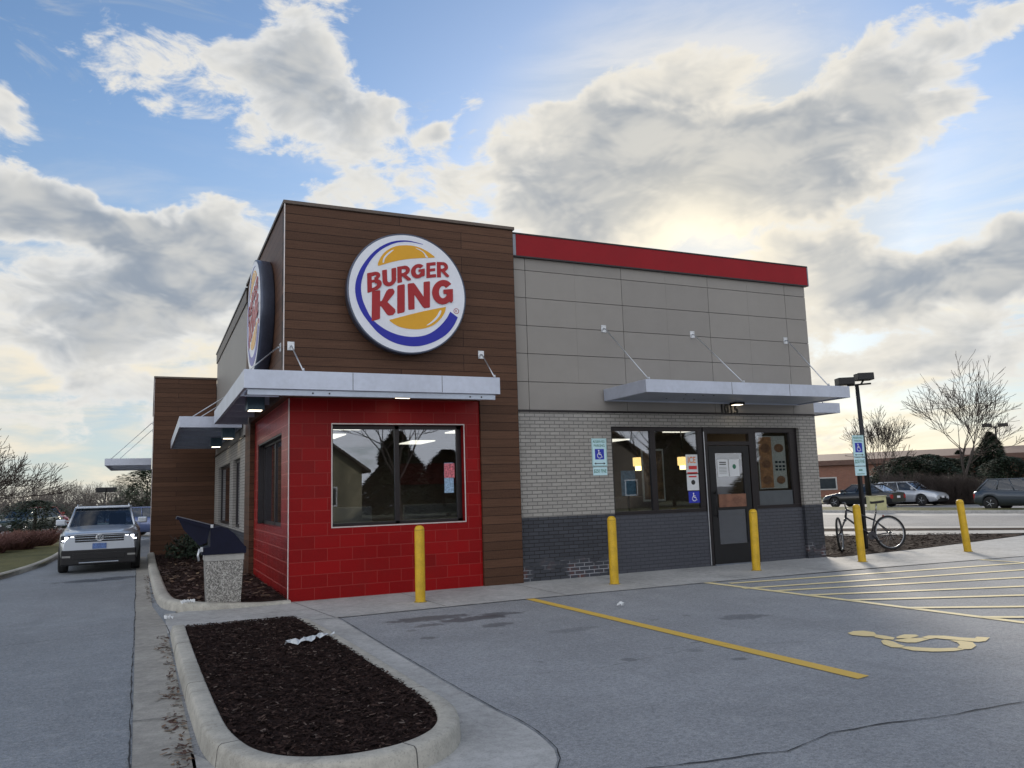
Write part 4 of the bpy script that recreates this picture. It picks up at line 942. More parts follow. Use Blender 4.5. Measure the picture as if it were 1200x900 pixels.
crumple('paper_scrap','white paper scrap on the hatched lot in front of the door',4.0,-3.4,.01,.12,.06,3,paper,.3)
crumple('paper_scrap','tiny white paper scrap on the lane beside the bed kerb',-1.62,-.75,.012,.12,.04,4,paper,.2)
crumple('paper_scrap','thin white paper strip on the mulch at the foot of the bin',-1.35,-.02,.12,.2,.02,5,paper,0)
# ------------------------------------------------------------------ cars
def car(name,label,cat,L,W,H,prof,gh,wheels,wr,paint,group=None,front=None,rails=False,lit=False):
    """prof: list (x, hood height) front at +x; gh: greenhouse (x_base_front,x_roof_front,x_roof_rear,x_base_rear)"""
    o=thing(name,label,cat,(0,0,0),0,group); sill=.17*H/1.5+.06
    N=70; hw=W/2
    def hood(x):
        for (a,ha),(c,hc_) in zip(prof[:-1],prof[1:]):
            if a>=x>=c: 
                t=(a-x)/(a-c); return ha+(hc_-ha)*t
        return prof[-1][1] if x<prof[-1][0] else prof[0][1]
    def half(x):
        u=abs(x)/(L/2); return hw*(1-.16*max(0,(u-.62)/.38)**2.2)
    b=MB(); rings=[]
    xs=[L/2-(L)*i/(N-1) for i in range(N)]
    for x in xs:
        zb=sill+ .10*max(0,(abs(x)/(L/2)-.85)/.15)
        for xw in wheels:
            dx=abs(x-xw); ra=wr*1.16
            if dx<ra: zb=max(zb,wr+math.sqrt(ra*ra-dx*dx))
        h=hood(x); w=half(x); zs=h-.10*(H/1.5); zm=sill+(zs-sill)*.62
        zb=min(zb,zs-.06)
        pts=[(w*.93,zb),(w*.99,max(zb+.01,zm*.75)),(w,max(zb+.03,zm)),(w*.97,max(zb+.05,zs)),(w*.86,h-.012),(w*.45,h+.015),(0,h+.02)]
        ring=[b.b.verts.new((x,y,z)) for y,z in pts]+[b.b.verts.new((x,-y,z)) for y,z in reversed(pts[:-1])]
        rings.append(ring)
    M_=len(rings[0])
    for i in range(N-1):
        for k in range(M_):
            f=b.b.faces.new([rings[i][k],rings[i][(k+1)%M_],rings[i+1][(k+1)%M_],rings[i+1][k]]); f.smooth=True
    b.b.faces.new(rings[0]); b.b.faces.new(rings[-1])
    bmesh.ops.recalc_face_normals(b.b,faces=b.b.faces[:])
    body=b.build('body',paint,o,world=False)
    xb,xr,xr2,xb2=gh; hb=hood(xb)+.0; wb=hw*.86; wr_=hw*.70; rt=H-.04
    # greenhouse glass and pillars
    def ghp(k,side,top):
        return None
    b=MB(); hb1=hood(xb)-.01; hb2=hood(xb2)-.01; mid=[(xb,hb1,wb*.97),(xr,rt,wr_),(xr2,rt,wr_*.98),(xb2,hb2,wb*.95)]
    L_=[b.b.verts.new((x,w,z)) for x,z,w in mid]; R_=[b.b.verts.new((x,-w,z)) for x,z,w in mid]
    for i in range(3): b.b.faces.new([L_[i],L_[i+1],R_[i+1],R_[i]])
    b.b.faces.new(L_); b.b.faces.new(R_)
    bmesh.ops.recalc_face_normals(b.b,faces=b.b.faces[:]); b.build('windows',glassC,o,world=False)
    b=MB()
    b.box(xr2-.08,xr+.10,-wr_-.01,wr_+.01,rt-.025,rt+.03,.02); b.build('roof',paint,o,world=False)
    b=MB(); 
    for sg_ in (1,-1):
        b.tube([(xb,sg_*wb*.97,hb1),(xr,sg_*wr_,rt)],.032,6); b.tube([(xr2,sg_*wr_*.98,rt),(xb2,sg_*wb*.95,hb2)],.05,6)
        for fx in (.36,.68):
            xa=xb+(xb2-xb)*fx; xt=xr+(xr2-xr)*fx; b.tube([(xa*.7+xt*.3,sg_*wb*.965,hood(xa)-.01),(xt,sg_*wr_*1.0,rt)],.025,6)
    build_pieces(b,'pillar',paint,o,world=False)
    b=MB(); b.box(xb2+.2,xb-.35,-hw*.75,hw*.75,sill+.1,hb1-.05); b.box(xr-.25,xr-.1,-hw*.6,-hw*.15,hb1-.1,hb1+.32,.05); b.box(xr-.25,xr-.1,hw*.15,hw*.6,hb1-.1,hb1+.32,.05); b.build('cabin',simple('cabin_black',(.02,.02,.022),.8),o,world=False)
    # underbody
    b=MB(); b.box(-L/2+.25,L/2-.25,-hw*.82,hw*.82,sill-.02,sill+.3); b.build('underbody',frame_black,o,world=False)
    for xw in wheels:
        for sg_ in (1,-1):
            b=MB(); yo=hw*.99*sg_; yi=(hw*.99-.2)*sg_; s_=1 if sg_>0 else -1
            b.lathe([(wr*.62,yi),(wr*.95,yi),(wr,yi+.03*s_),(wr,yo-.03*s_),(wr*.95,yo),(wr*.66,yo)],(xw,0,wr),28,'y'); w=b.build('wheel',rubber,o,world=False)
            b=MB(); b.lathe([(wr*.64,yo-.05*s_),(wr*.64,yo-.01*s_),(wr*.58,yo-.012*s_),(wr*.57,yo-.045*s_)],(xw,0,wr),28,'y')
            for k in range(5):
                a=2*PI*k/5; b.tube([(xw,yo-.02*s_,wr),(xw+wr*.6*math.cos(a),yo-.02*s_,wr+wr*.6*math.sin(a))],.028,6)
            b.build('rim',simple('alloy',(.4,.41,.43),.35,.7),w,world=False)
    for sg_ in (1,-1):
        b=MB(); b.box(xb-.28,xb-.16,sg_*(hw*.9+.12)-.11,sg_*(hw*.9+.12)+.11,hb1+.05,hb1+.2,.03); b.tube([(xb-.22,sg_*hw*.86,hb1+.06),(xb-.22,sg_*(hw*.92),hb1+.1)],.02,6); b.build('mirror',paint,o,world=False)
        if rails:
            b=MB(); b.tube([(xr-.05,sg_*wr_*.95,rt+.02),(xr-.15,sg_*wr_*.95,rt+.07),(xr2+.1,sg_*wr_*.95,rt+.07),(xr2,sg_*wr_*.95,rt+.02)],.015,6); b.build('roof_rail',chrome,o,world=False)
    # lamps and plates
    hf=prof[0][1]; 
    for sg_ in (1,-1):
        if not lit:
            y0,y1=sorted((sg_*hw*.5,sg_*hw*.84)); b=MB(); b.box(L/2-.18,L/2+.004,y0,y1,hf-.22,hf-.08,.02); b.build('headlight',simple('lens_clear',(.5,.52,.55),.15,0,.05),o,world=False)
        y0,y1=sorted((sg_*hw*.62,sg_*hw*.86)); b=MB(); ht=prof[-1][1]; b.box(-L/2-.004,-L/2+.2,y0,y1,ht-.34,ht-.10,.02); b.build('tail_lamp',simple('lens_red',(.35,.02,.02),.2),o,world=False)
    b=MB(); b.box(-L/2-.012,-L/2+.03,-.17,.17,.55,.68,.004); b.build('number_plate',white,o,world=False)
    return o,body,hood
def dressfront_generic(o,L,W,hf):
    b=MB(); b.box(L/2-.05,L/2+.006,-W*.22,W*.22,hf-.24,hf-.10,.01); b.box(L/2-.06,L/2+.004,-W*.34,W*.34,.24,.40,.01); b.build('grille',frame_black,o,world=False)
    b=MB(); b.box(L/2,L/2+.012,-.17,.17,.45,.58,.004); b.build('number_plate',white,o,world=False)
def paintM(n,c,metal=.4):
    def bld(t,b,o):
        b.inputs['Base Color'].default_value=C4(c); b.inputs['Metallic'].default_value=metal; b.inputs['Roughness'].default_value=.32; b.inputs['Coat Weight'].default_value=1; b.inputs['Coat Roughness'].default_value=.05
    return mat(n,bld)
silverblue=paintM('car_silver_blue',(.50,.54,.60),.6)
# SUV
L,W,H=4.45,1.80,1.58
suv,sb,hood=car('suv','silver blue sport utility vehicle with lit headlights driving towards the camera in the lane','car',L,W,H,[(L/2,.86),(L/2-.1,.94),(L/2-.5,1.0),(.85,1.08),(0,1.10),(-L/2+.3,1.10),(-L/2,1.0)],(.95,.30,-1.75,-2.12),(1.42,-1.36),.36,silverblue,rails=True,lit=True)
fx=L/2
b=MB(); b.box(fx-.12,fx+.014,-.52,.52,.735,.91,.01); b.build('grille',frame_black,suv,world=False)
b=MB()
for z in (.775,.835,.885): b.box(fx+.008,fx+.024,-.52,.52,z-.008,z+.008,.003)
build_pieces(b,'grille_bar',chrome,suv,world=False)
b=MB(); b.lathe([(.085,fx+.015),(.085,fx+.03),(.07,fx+.032),(.07,fx+.02)],(0,0,.83),24,'x'); b.build('emblem_ring',chrome,suv,world=False)
b=MB(); xx=fx+.033
def bar(p,q,w=.014):
    p=Vector((xx,)+p);q=Vector((xx,)+q); d=(q-p).normalized(); n=Vector((0,-d.z,d.y))*w/2; b.prism([p-n,q-n,q+n,p+n],(.006,0,0))
bar((-.03,.895),(0,.845)); bar((.03,.895),(0,.845)); bar((-.062,.86),(-.028,.775)); bar((-.028,.775),(0,.82)); bar((0,.82),(.028,.775)); bar((.028,.775),(.062,.86)); b.build('emblem',chrome,suv,world=False)
b=MB(); b.lathe([(.07,fx+.014),(.069,fx+.021)],(0,0,.83),24,'x'); b.build('emblem_ground',frame_black,suv,world=False)
lampOn=simple('headlight_lit',(.9,.92,1),.2,emis=((.86,.9,1.0),3.0))
for sg_ in (1,-1):
    y0,y1=sorted((sg_*.50,sg_*.82)); b=MB(); b.box(fx-.3,fx-.03 if 0 else fx-.012,y0,y1,.735,.90,.02); h=b.build('headlight',simple('lens_dark',(.05,.055,.065),.1),suv,world=False)
    b=MB()
    for yc in (.58,.70): b.box(fx-.013,fx-.004,sg_*yc-.035,sg_*yc+.035,.81,.868,.006)
    y0,y1=sorted((sg_*.52,sg_*.79)); b.box(fx-.013,fx-.005,y0,y1,.765,.79,.003); build_pieces(b,'lamp',lampOn,h,world=False)
    y0,y1=sorted((sg_*.60,sg_*.78)); b=MB(); b.box(fx-.05,fx+.012,y0,y1,.38,.43,.01); b.build('fog_lamp',simple('fog_lens',(.25,.25,.24),.2),suv,world=False)
b=MB(); b.box(fx-.20,fx+.01,-.80,.80,.20,.56,.03); b.box(fx-.1,fx+.018,-.55,.55,.33,.48,.01); b.build('lower_bumper',frame_black,suv,world=False)
b=MB(); b.box(fx-.1,fx+.022,-.42,.42,.245,.27,.004); b.build('skid_trim',chrome,suv,world=False)
b=MB(); b.box(fx+.015,fx+.028,-.15,.15,.57,.70,.004); b.build('number_plate',simple('plate_blue',(.10,.18,.42),.5,0,.3,20),suv,world=False)
suv.rotation_euler=(0,0,-PI/2+R(1)); suv.location=(-3.0,10.9,.0)
hatch,_,_=car('hatchback','dark grey blue hatchback driving off to the right on the far street','car',4.1,1.72,1.52,[(2.05,.62),(1.9,.74),(1.1,.92),(0,.95),(-1.6,1.02),(-2.05,.9)],(.95,.15,-1.35,-1.88),(1.3,-1.25),.33,paintM('car_grey',(.05,.066,.088)))
dressfront_generic(hatch,4.1,1.72,.62)
pk=hit(1140,598,2,0); hatch.location=(pk.x+1.0,pk.y-2.05,0); hatch.rotation_euler=(0,0,R(-80))
sed,_,_=car('sedan','black sedan parked beyond the verge, partly hidden by the building corner','car',4.6,1.8,1.42,[(2.3,.62),(2.1,.74),(1.2,.9),(0,.93),(-1.6,.98),(-2.3,.86)],(1.0,.25,-1.0,-1.75),(1.4,-1.35),.32,paintM('car_black',(.015,.017,.02)))
dressfront_generic(sed,4.6,1.8,.62); 
q=G2(1000,596); sed.location=(38.2,23.2,0); sed.rotation_euler=(0,0,R(100))
van,_,_=car('sedan','pale silver car parked behind the black sedan, beyond the lamp post','car',4.5,1.8,1.5,[(2.25,.62),(2.1,.76),(1.3,.93),(0,.96),(-1.6,1.0),(-2.25,.9)],(1.1,.4,-1.3,-1.95),(1.35,-1.35),.33,paintM('car_white',(.55,.58,.63)))
dressfront_generic(van,4.5,1.8,.62); van.location=(41.5,22.8,0); van.rotation_euler=(0,0,R(-78))
ps,_,_=car('sedan','blue and white car following behind the silver blue vehicle in the lane','car',4.5,1.75,1.45,[(2.25,.62),(2.1,.76),(1.3,.93),(0,.96),(-1.6,1.0),(-2.25,.9)],(1.1,.4,-1.3,-1.95),(1.35,-1.35),.33,paintM('car_blue',(.10,.14,.30)))
dressfront_generic(ps,4.5,1.75,.62); ps.location=(-1.7,31,0); ps.rotation_euler=(0,0,R(-40))
rc,_,_=car('sedan','small red car parked beyond the lawn on the left','car',4.2,1.72,1.5,[(2.1,.62),(1.9,.76),(1.2,.93),(0,.96),(-1.6,1.0),(-2.1,.9)],(1.0,.3,-1.2,-1.85),(1.3,-1.3),.33,paintM('car_red',(.32,.03,.02),.1))
dressfront_generic(rc,4.2,1.72,.62); q=hit(66,628,1,50); rc.location=(q.x-.8,50,.1); rc.rotation_euler=(0,0,R(-60))
dc,_,_=car('sedan','dark green car parked beyond the lawn beside the red car','car',4.4,1.75,1.4,[(2.2,.62),(2.0,.74),(1.2,.9),(0,.93),(-1.6,.98),(-2.2,.86)],(1.0,.25,-1.0,-1.75),(1.35,-1.3),.32,paintM('car_green',(.03,.05,.045)))
dressfront_generic(dc,4.4,1.75,.62); q=hit(58,640,1,41); dc.location=(q.x-1.2,41,.1); dc.rotation_euler=(0,0,R(-120))
# ------------------------------------------------------------------ bicycle
def bicycle():
    o=thing('bicycle','dark bicycle leaning against the black sign post on the mulch bed','bicycle',(0,0,0))
    fm=simple('bike_frame',(.05,.05,.058),.3,.5); sv=simple('bike_silver',(.4,.42,.45),.3,.8)
    r=.345
    def wheel(cx,cy,ang,nm):
        M=Matrix.Translation((cx,cy,r))@Matrix.Rotation(ang,4,'Z')
        b=MB(); pts=[(r*math.cos(a*PI/18),0,r*math.sin(a*PI/18)) for a in range(37)]; b.tube(pts,.023,8,False); b.xf(M); w=b.build('wheel',rubber,o,world=False)
        b=MB(); pts=[((r-.03)*math.cos(a*PI/18),0,(r-.03)*math.sin(a*PI/18)) for a in range(37)]; b.tube(pts,.01,6,False); b.xf(M); b.build('rim',sv,w,world=False)
        b=MB()
        for k in range(18):
            a=k*PI/9; b.tube([(0,.02*(-1)**k,0),((r-.03)*math.cos(a),0,(r-.03)*math.sin(a))],.0022,3)
        b.tube([(0,-.05,0),(0,.05,0)],.02,8); b.xf(M); b.build('spokes',sv,w,world=False)
    wheel(1.30,0,0,'rear'); wheel(.17,.02,R(52),'front')
    def T(nm,segs,m):
        b=MB()
        for p,q,rr in segs: b.tube([p,q],rr,8)
        return b.build(nm,m,o,world=False)
    hd=(.38,0,.86); hb_=(.34,0,.70); bb=(.87,0,.30); st=(1.05,0,.80); ra=(1.30,0,r)
    T('frame',[(hd,hb_,.024),(hb_,bb,.022),(hd,(.99,0,.62),.019),(bb,st,.018),((.99,0,.62),(1.30,.05,r),.011),((.99,0,.62),(1.30,-.05,r),.011),(bb,(1.30,.05,r),.011),(bb,(1.30,-.05,r),.011)],fm)
    T('seat_post',[(st,(1.08,0,.96),.014)],sv)
    T('fork',[(hb_,(.33,0,.62),.02),((.31,-.05,.66),(.13,-.03,r),.013),((.34,.06,.66),(.20,.05,r),.013),((.31,-.05,.66),(.34,.06,.66),.016)],fm)
    b=MB(); b.prism([(.98,-.03,.965),(.94,0,.975),(.98,.03,.965),(1.14,.08,.97),(1.22,.085,.985),(1.24,0,.985),(1.22,-.085,.985),(1.14,-.08,.97)],(0,0,.045)); b.build('saddle',rubber,o,world=False)
    b=MB(); b.tube([hd,(.36,0,.96)],.015,8); b.tube([(.18,-.2,.99),(.30,-.12,1.0),(.36,0,.97),(.46,.14,1.0),(.52,.28,.97)],.013,8); b.build('handlebar',fm,o,world=False)
    b=MB(); b.lathe([(.09,-.035),(.09,-.03)],(bb[0],0,bb[2]),24,'y'); b.tube([(bb[0],-.06,bb[2]),(bb[0]+.12,-.06,bb[2]-.12)],.01,6); b.tube([(bb[0],.06,bb[2]),(bb[0]-.12,.06,bb[2]+.12)],.01,6); b.box(bb[0]+.08,bb[0]+.16,-.14,-.06,bb[2]-.14,bb[2]-.11); b.box(bb[0]-.16,bb[0]-.08,.06,.14,bb[2]+.11,bb[2]+.14); b.build('crank',fm,o,world=False)
    b=MB(); b.tube([(bb[0],-.033,bb[2]+.088),(1.30,-.033,r+.04)],.005,4); b.tube([(bb[0],-.033,bb[2]-.088),(1.30,-.033,r-.04)],.005,4); b.build('chain',fm,o,world=False)
    b=MB(); b.lathe([(.02,-.01),(.026,.0),(.02,.012)],(1.2,0,.70),12,'x'); b.build('reflector',simple('reflector_red',(.2,.02,.02),.2),o,world=False)
    return o
bk_=bicycle(); bk_.location=(12.34,.80,.03); bk_.rotation_euler=(R(-5),0,R(-17)); bk_.scale=(1.08,1.08,1.08)
# ------------------------------------------------------------------ lamp posts and utility box
def lamp_post(label,x,y,h,group,sc=1.0,tilt=0.0,heads=((-.9,.0),(.35,.0)),rz=0.0):
    o=thing('lamp_post',label,'street lamp',(0,0,0),0,group)
    b=MB(); b.tube([(0,0,0),(0,0,h)],[.11*sc,.075*sc],10); b.build('pole',frame_black,o,world=False)
    b=MB(); b.tube([(-.5,0,h-.05),(.75,0,h-.0)],.05,6); b.build('arm',frame_black,o,world=False)
    for hx,hz in heads:
        b=MB(); b.tube([(hx*.5,0,h-.03),(hx,0,h+hz+.05)],.05,6); b.box(hx-.42,hx+.42,-.3,.3,h-.02+hz,h+.36+hz,.04); a=b.build('lamp_head',frame_black,o,world=False)
    o.location=(x,y,0); o.rotation_euler=(0,tilt,rz); return o
tp=hit(1003,450,1,17.1)
lamp_post('tall black lamp post with two box heads behind the sign post',31.9,17.1,tp.z,'lamp posts',1.3,-.02,((-.62,.0),(.42,.2)),R(-24))
q=hit(1166,500,1,45); lamp_post('distant thin lamp post behind the big bare tree on the right',q.x,45,q.z,'lamp posts',1.2,0,((-.9,0),(.9,0)),R(-24))
q=hit(124,575,1,60); lamp_post('distant lamp post under the drive-through canopy on the left',q.x,60,q.z,'lamp posts',.7,0,((-.3,-.1),(.4,-.1)))
bx=thing('utility_box','pale yellow utility cabinet on the verge at the foot of the lamp post','cabinet',(31.5,15.6,.1),R(-30))
b=MB(); b.box(-.62,.62,-.35,.35,0,.95,.03); b.build('cabinet',simple('cabinet_cream',(.50,.48,.26),.6,0,.08,4),bx,world=False)
b=MB(); b.box(-.66,.66,-.39,.39,.95,1.0,.01); b.build('lid',simple('cabinet_lid',(.45,.43,.24),.6),bx,world=False)
q=hit(1018,597,2,.1); bx.location=(31.45,16.3,.1); bx.scale=(.66,.66,.74)
# ------------------------------------------------------------------ trees
def bare_tree(seed,H,spread,levels=6,trunk=.2,fork=.3,upright=.5,tw=.02):
    rg=random.Random(seed); A=MB(); B=MB()
    def grow(p,d,L,r,lev):
        pts=[p]; rr=[r]; n=4 if lev<4 else 3; q=p; dd=d
        for i in range(n):
            dd=(dd+Vector((rg.uniform(-1,1),rg.uniform(-1,1),rg.uniform(-.7,.9)+upright*.3))*(.16 if lev else .04)).normalized(); q=q+dd*L/n; pts.append(q); rr.append(max(tw,r*(1-.4*(i+1)/n)))
        (A if lev<=1 else B).tube(pts,rr,8 if lev==0 else (5 if lev<3 else 3),False)
        if lev>=levels: return
        k=4 if lev==0 else (3 if lev<4 else rg.choice((2,3)))
        az0=rg.uniform(0,2*PI)
        for j in range(k):
            i=n if (j==0 or lev==0) else rg.randint(max(1,n-2),n)
            ang=rg.uniform(.12,.32) if (j==0 and lev>0) else rg.uniform(.32,.78)*spread; az=az0+j*2.3+rg.uniform(-.4,.4)
            u=dd.orthogonal().normalized(); w=dd.cross(u); nd=(dd*math.cos(ang)+(u*math.cos(az)+w*math.sin(az))*math.sin(ang)); nd.z+=upright*.15; nd.normalize()
            if nd.z<0: nd.z=.05; nd.normalize()
            grow(pts[i],nd,L*(rg.uniform(1.0,1.3) if lev==0 else rg.uniform(.66,.88)),max(tw,rr[i]*(.62 if lev<3 else .6)),lev+1)
    grow(Vector((0,0,0)),Vector((rg.uniform(-.05,.05),rg.uniform(-.05,.05),1)),H*fork,trunk,0)
    return A,B
def tree_thing(name,label,group,seed,H,spread,levels,trunk,fork,upright,bm=bark,tm=twig,tw=.017):
    o=thing(name,label,'tree',(0,0,0),0,group); A,B=bare_tree(seed,H,spread,levels,trunk,fork,upright,tw)
    s=H/max(v.co.z for v in B.b.verts); A.b.free(); B.b.free(); A,B=bare_tree(seed,H*s,spread,levels,trunk,fork,upright,tw)
    A.build('trunk',bm,o,world=False); B.build('crown',tm,o,world=False); return o
t1=tree_thing('bare_tree','largest bare tree on the right, broad crown above the dark evergreens','bare trees across the street',11,9.7,1.0,6,.20,.19,.4,tw=.012)
q=hit(1133,592,2,0); t1.location=(45.0,21.3,0)
t2=tree_thing('bare_tree','medium bare tree right of the lamp post, in front of the brick building','bare trees across the street',5,6.8,.9,6,.13,.2,.5,tw=.012); t2.location=(44.5,27.0,0)
t3=tree_thing('bare_tree','bare tree leaning in from the left edge of the picture','bare trees on the left',21,5.0,1.15,7,.14,.18,.3,tw=.010); q=hit(-38,640,1,24); t3.location=(q.x,24,0)
t4=tree_thing('bare_tree','small bare tree at the far right behind the hatchback','bare trees across the street',31,6.2,1.1,5,.14,.22,.3); t4.location=(58,20.5,0)
def px_at(px,y): return hit(px,590,1,y)
k=0
rgT=random.Random(77)
protos=[tree_thing('bare_tree','','far bare trees on the left',100+s,1.0*9,1.0,5,.13,.22,.4,barkL,barkL) for s in range(4)]
used=set()
words=['thin','broad','twiggy','crooked','tall','low','spindly','forked','dense','pale']
spots=[(-20,36,8.5),(8,40,6.6),(30,46,6.8),(45,58,7.6),(62,62,8.6),(80,64,9.6),(96,66,9.2),(112,68,9.4),(130,64,9.3),(148,66,8.8),(165,60,9.2),(20,70,8.5),(70,80,9.8),(120,84,10),(-5,60,8),(88,90,10.5),(150,90,10.5),(40,90,10)]
for i,(px,y,h) in enumerate(spots):
    pr=protos[i%4]; o=pr if pr not in used and i<4 else copy_tree(pr); used.add(pr)
    q=px_at(px,y); o.location=(q.x,y,0); s=h/9*(.40 if i>=3 else .55); o.scale=(s*1.15,s*1.15,s); o.rotation_euler=(0,0,rgT.uniform(0,6.28))
    side=['at the far left edge','above the reddish hedge','left of the oncoming vehicle','behind the dark evergreen shrub','above the left of the oncoming vehicle','above the roof of the oncoming vehicle','over the middle of the vehicle roof','left of the distant lamp post','beneath the drive-through canopy','right under the drive-through canopy','against the plank wall','second row, near the left edge','second row, over the oncoming vehicle','second row, beside the distant lamp post','near the left edge, behind the front tree','third row, over the vehicle','third row, by the plank wall','third row, left of the vehicle'][i]
    o['label']='%s distant bare tree %s'%(words[i%10],side); o['group']='far bare trees on the left'
def conifer(b,rg,H,R0,n,leaf=.5,shape='cone'):
    for _ in range(n):
        u=rg.random()**.8; z=H*(.06+.94*u)
        rmax=R0*((1-u)**.8 if shape=='cone' else math.sqrt(max(0,1-(2*u-1)**2))*(.8+.4*rg.random()))
        a=rg.uniform(0,2*PI); rr=rmax*(1-.5*rg.random()**2)*(.8+.3*math.sin(a*3+z*2)); c=Vector((rr*math.cos(a),rr*math.sin(a),z))
        s=leaf*rg.uniform(.4,1); d=Vector((math.cos(a),math.sin(a),rg.uniform(-.5,.3))).normalized(); w=Vector((-math.sin(a),math.cos(a),rg.uniform(-.4,.4))).normalized()
        vs=[b.b.verts.new(c+x) for x in (-w*s*.3,d*s,w*s*.3,-d*s*.3)]; b.b.faces.new(vs)
def evergreen(label,seed,H,R0,n,leaf,shape,m,group,name='evergreen_tree',cat='tree'):
    o=thing(name,label,cat,(0,0,0),0,group); b=MB(); conifer(b,random.Random(seed),H,R0,n,leaf,shape); b.build('crown',m,o,world=False)
    b=MB(); b.tube([(0,0,0),(0,0,H*.8)],[.14,.04],7); b.build('trunk',bark,o,world=False); return o
EG='dark evergreens across the street'
c1_=evergreen('',1,4.6,2.4,11000,.26,'cone',everg,EG); c2_=evergreen('',2,3.4,2.2,11000,.24,'round',everg,EG)
evs=[(c2_,1068,36,3.6,'low dark evergreen beside the medium bare tree'),(c2_,1092,37,3.8,'rounded dark evergreen left of the big bare tree trunk'),(c2_,1112,35,3.4,'rounded dark evergreen touching the big bare tree trunk'),(c1_,1168,34,5.6,'tall pointed evergreen right of the big bare tree'),(c2_,1148,36,3.6,'low evergreen just right of the big bare tree trunk'),(c2_,1188,30,3.2,'low evergreen above the hatchback roof'),(c1_,1130,40,4.3,'pointed evergreen behind the big bare tree trunk'),(c2_,1045,38,3.0,'small evergreen in front of the brick building window')]
us=set()
for pr,px,y,h,l in evs:
    o=pr if pr not in us else copy_tree(pr); us.add(pr); q=px_at(px,y); o.location=(q.x,y,0); s=h/(4.6 if pr is c1_ else 3.4); o.scale=(s,s,s); o['label']=l; o.rotation_euler=(0,0,h*7)
pn=evergreen('dark green pine beside the plank wall, under the drive-through canopy',9,6.5,2.6,9000,.3,'round',everg2,'pines on the left','pine_tree'); q=px_at(172,50); pn.location=(q.x,50,1.2); pn.location.z=0
pn.scale=(.9,.9,.62)
sh=evergreen('dark evergreen shrub on the lawn left of the oncoming vehicle',12,1.9,1.6,7000,.14,'round',everg,'shrubs','evergreen_shrub','shrub'); q=px_at(42,31); sh.location=(q.x,31,0)
# twiggy shrubs
def twig_bush(seed,H,Rr,n,m,flat=False):
    rg=random.Random(seed); b=MB()
    for _ in range(n):
        a=rg.uniform(0,2*PI); r0=Rr*.45*math.sqrt(rg.random()); p=Vector((r0*math.cos(a),r0*math.sin(a),0)); a2=a+rg.uniform(-.5,.5); L=H*rg.uniform(.6,1.05)
        e=p+Vector((math.cos(a2)*Rr*rg.uniform(.1,.65),math.sin(a2)*Rr*rg.uniform(.1,.65),L)); mid=p.lerp(e,.5)+Vector((rg.uniform(-.08,.08),rg.uniform(-.08,.08),.05))
        b.tube([p,mid,e],[.016,.011,.005],3,False)
        for _ in range(3):
            t=rg.uniform(.4,.95); c=p.lerp(e,t); b.tube([c,c+Vector((rg.uniform(-.25,.25),rg.uniform(-.25,.25),rg.uniform(.1,.35)))*H*.6],[.008,.004],3,False)
    return b
bo=thing('bare_shrub','','shrub',(0,0,0),0,'bare shrubs along the far street'); twig_bush(1,1.9,1.5,420,twig).build('branches',twig,bo,world=False)
sp=[(1063,590,'bare twiggy shrub beside the pale silver car',1.05),(1090,589,'bare twiggy shrub left of the middle, on the far lawn',.7),(1107,590,'bare twiggy shrub between the two street shrubs, on the far lawn',.95),(1122,590,'bare twiggy shrub right below the big bare tree',.9),(1138,589,'bare twiggy shrub touching the rear of the hatchback',.8)]
for i,(px,py,l,s) in enumerate(sp):
    o=bo if i==0 else copy_tree(bo); q=hit(px,py,2,0); d=Vector((q.x-CAM.x,q.y-CAM.y,0)); f=57/d.length; o.location=(CAM.x+d.x*f,CAM.y+d.y*f,.05); o.scale=(s*1.1,s*1.1,s); o['label']=l; o.rotation_euler=(0,0,i)
ro=thing('red_twig_shrub','','shrub',(0,0,0),0,'reddish shrubs on the left lawn'); twig_bush(4,.62,1.0,300,twigR).build('branches',twigR,ro,world=False)
for i,(x,y,l) in enumerate([(-7.3,17.0,'reddish twiggy shrub nearest the left edge'),(-6.9,19.2,'reddish twiggy shrub second from the left edge'),(-6.3,21.2,'reddish twiggy shrub in the middle of the row on the lawn'),(-8.3,19.5,'reddish twiggy shrub behind the one at the left edge'),(-5.9,23.5,'reddish twiggy shrub nearest the oncoming vehicle')]):
    o=ro if i==0 else copy_tree(ro); o.location=(x,y,.08); o.scale=(1.25,1.25,1.0); o['label']=l; o.rotation_euler=(0,0,i*1.7)
b=MB(); rg=random.Random(3)
for _ in range(900):
    a=rg.uniform(0,2*PI); r0=rg.random(); c=Vector((-.75+.75*r0*math.cos(a),12.3+1.9*r0*math.sin(a),.05+ .75*rg.random()*(1-r0*.6)))
    d=Vector((rg.uniform(-1,1),rg.uniform(-1,1),rg.uniform(-.3,1))).normalized()*.09; w=d.orthogonal().normalized()*.03; b.b.faces.new([b.b.verts.new(c+x) for x in (-w,d,w,-d*.4)])
so=thing('low_shrub','dark low shrub in the side bed against the plank wall','shrub',(-.75,12.3,.05)); b.build('foliage',everg,so)
b=MB()
for _ in range(40):
    a=rg.uniform(0,2*PI); b.tube([(-.75,12.3,.05),(-.75+.6*math.cos(a),12.3+1.4*math.sin(a),rg.uniform(.3,.7))],.01,3)
b.build('branches',twig,so)
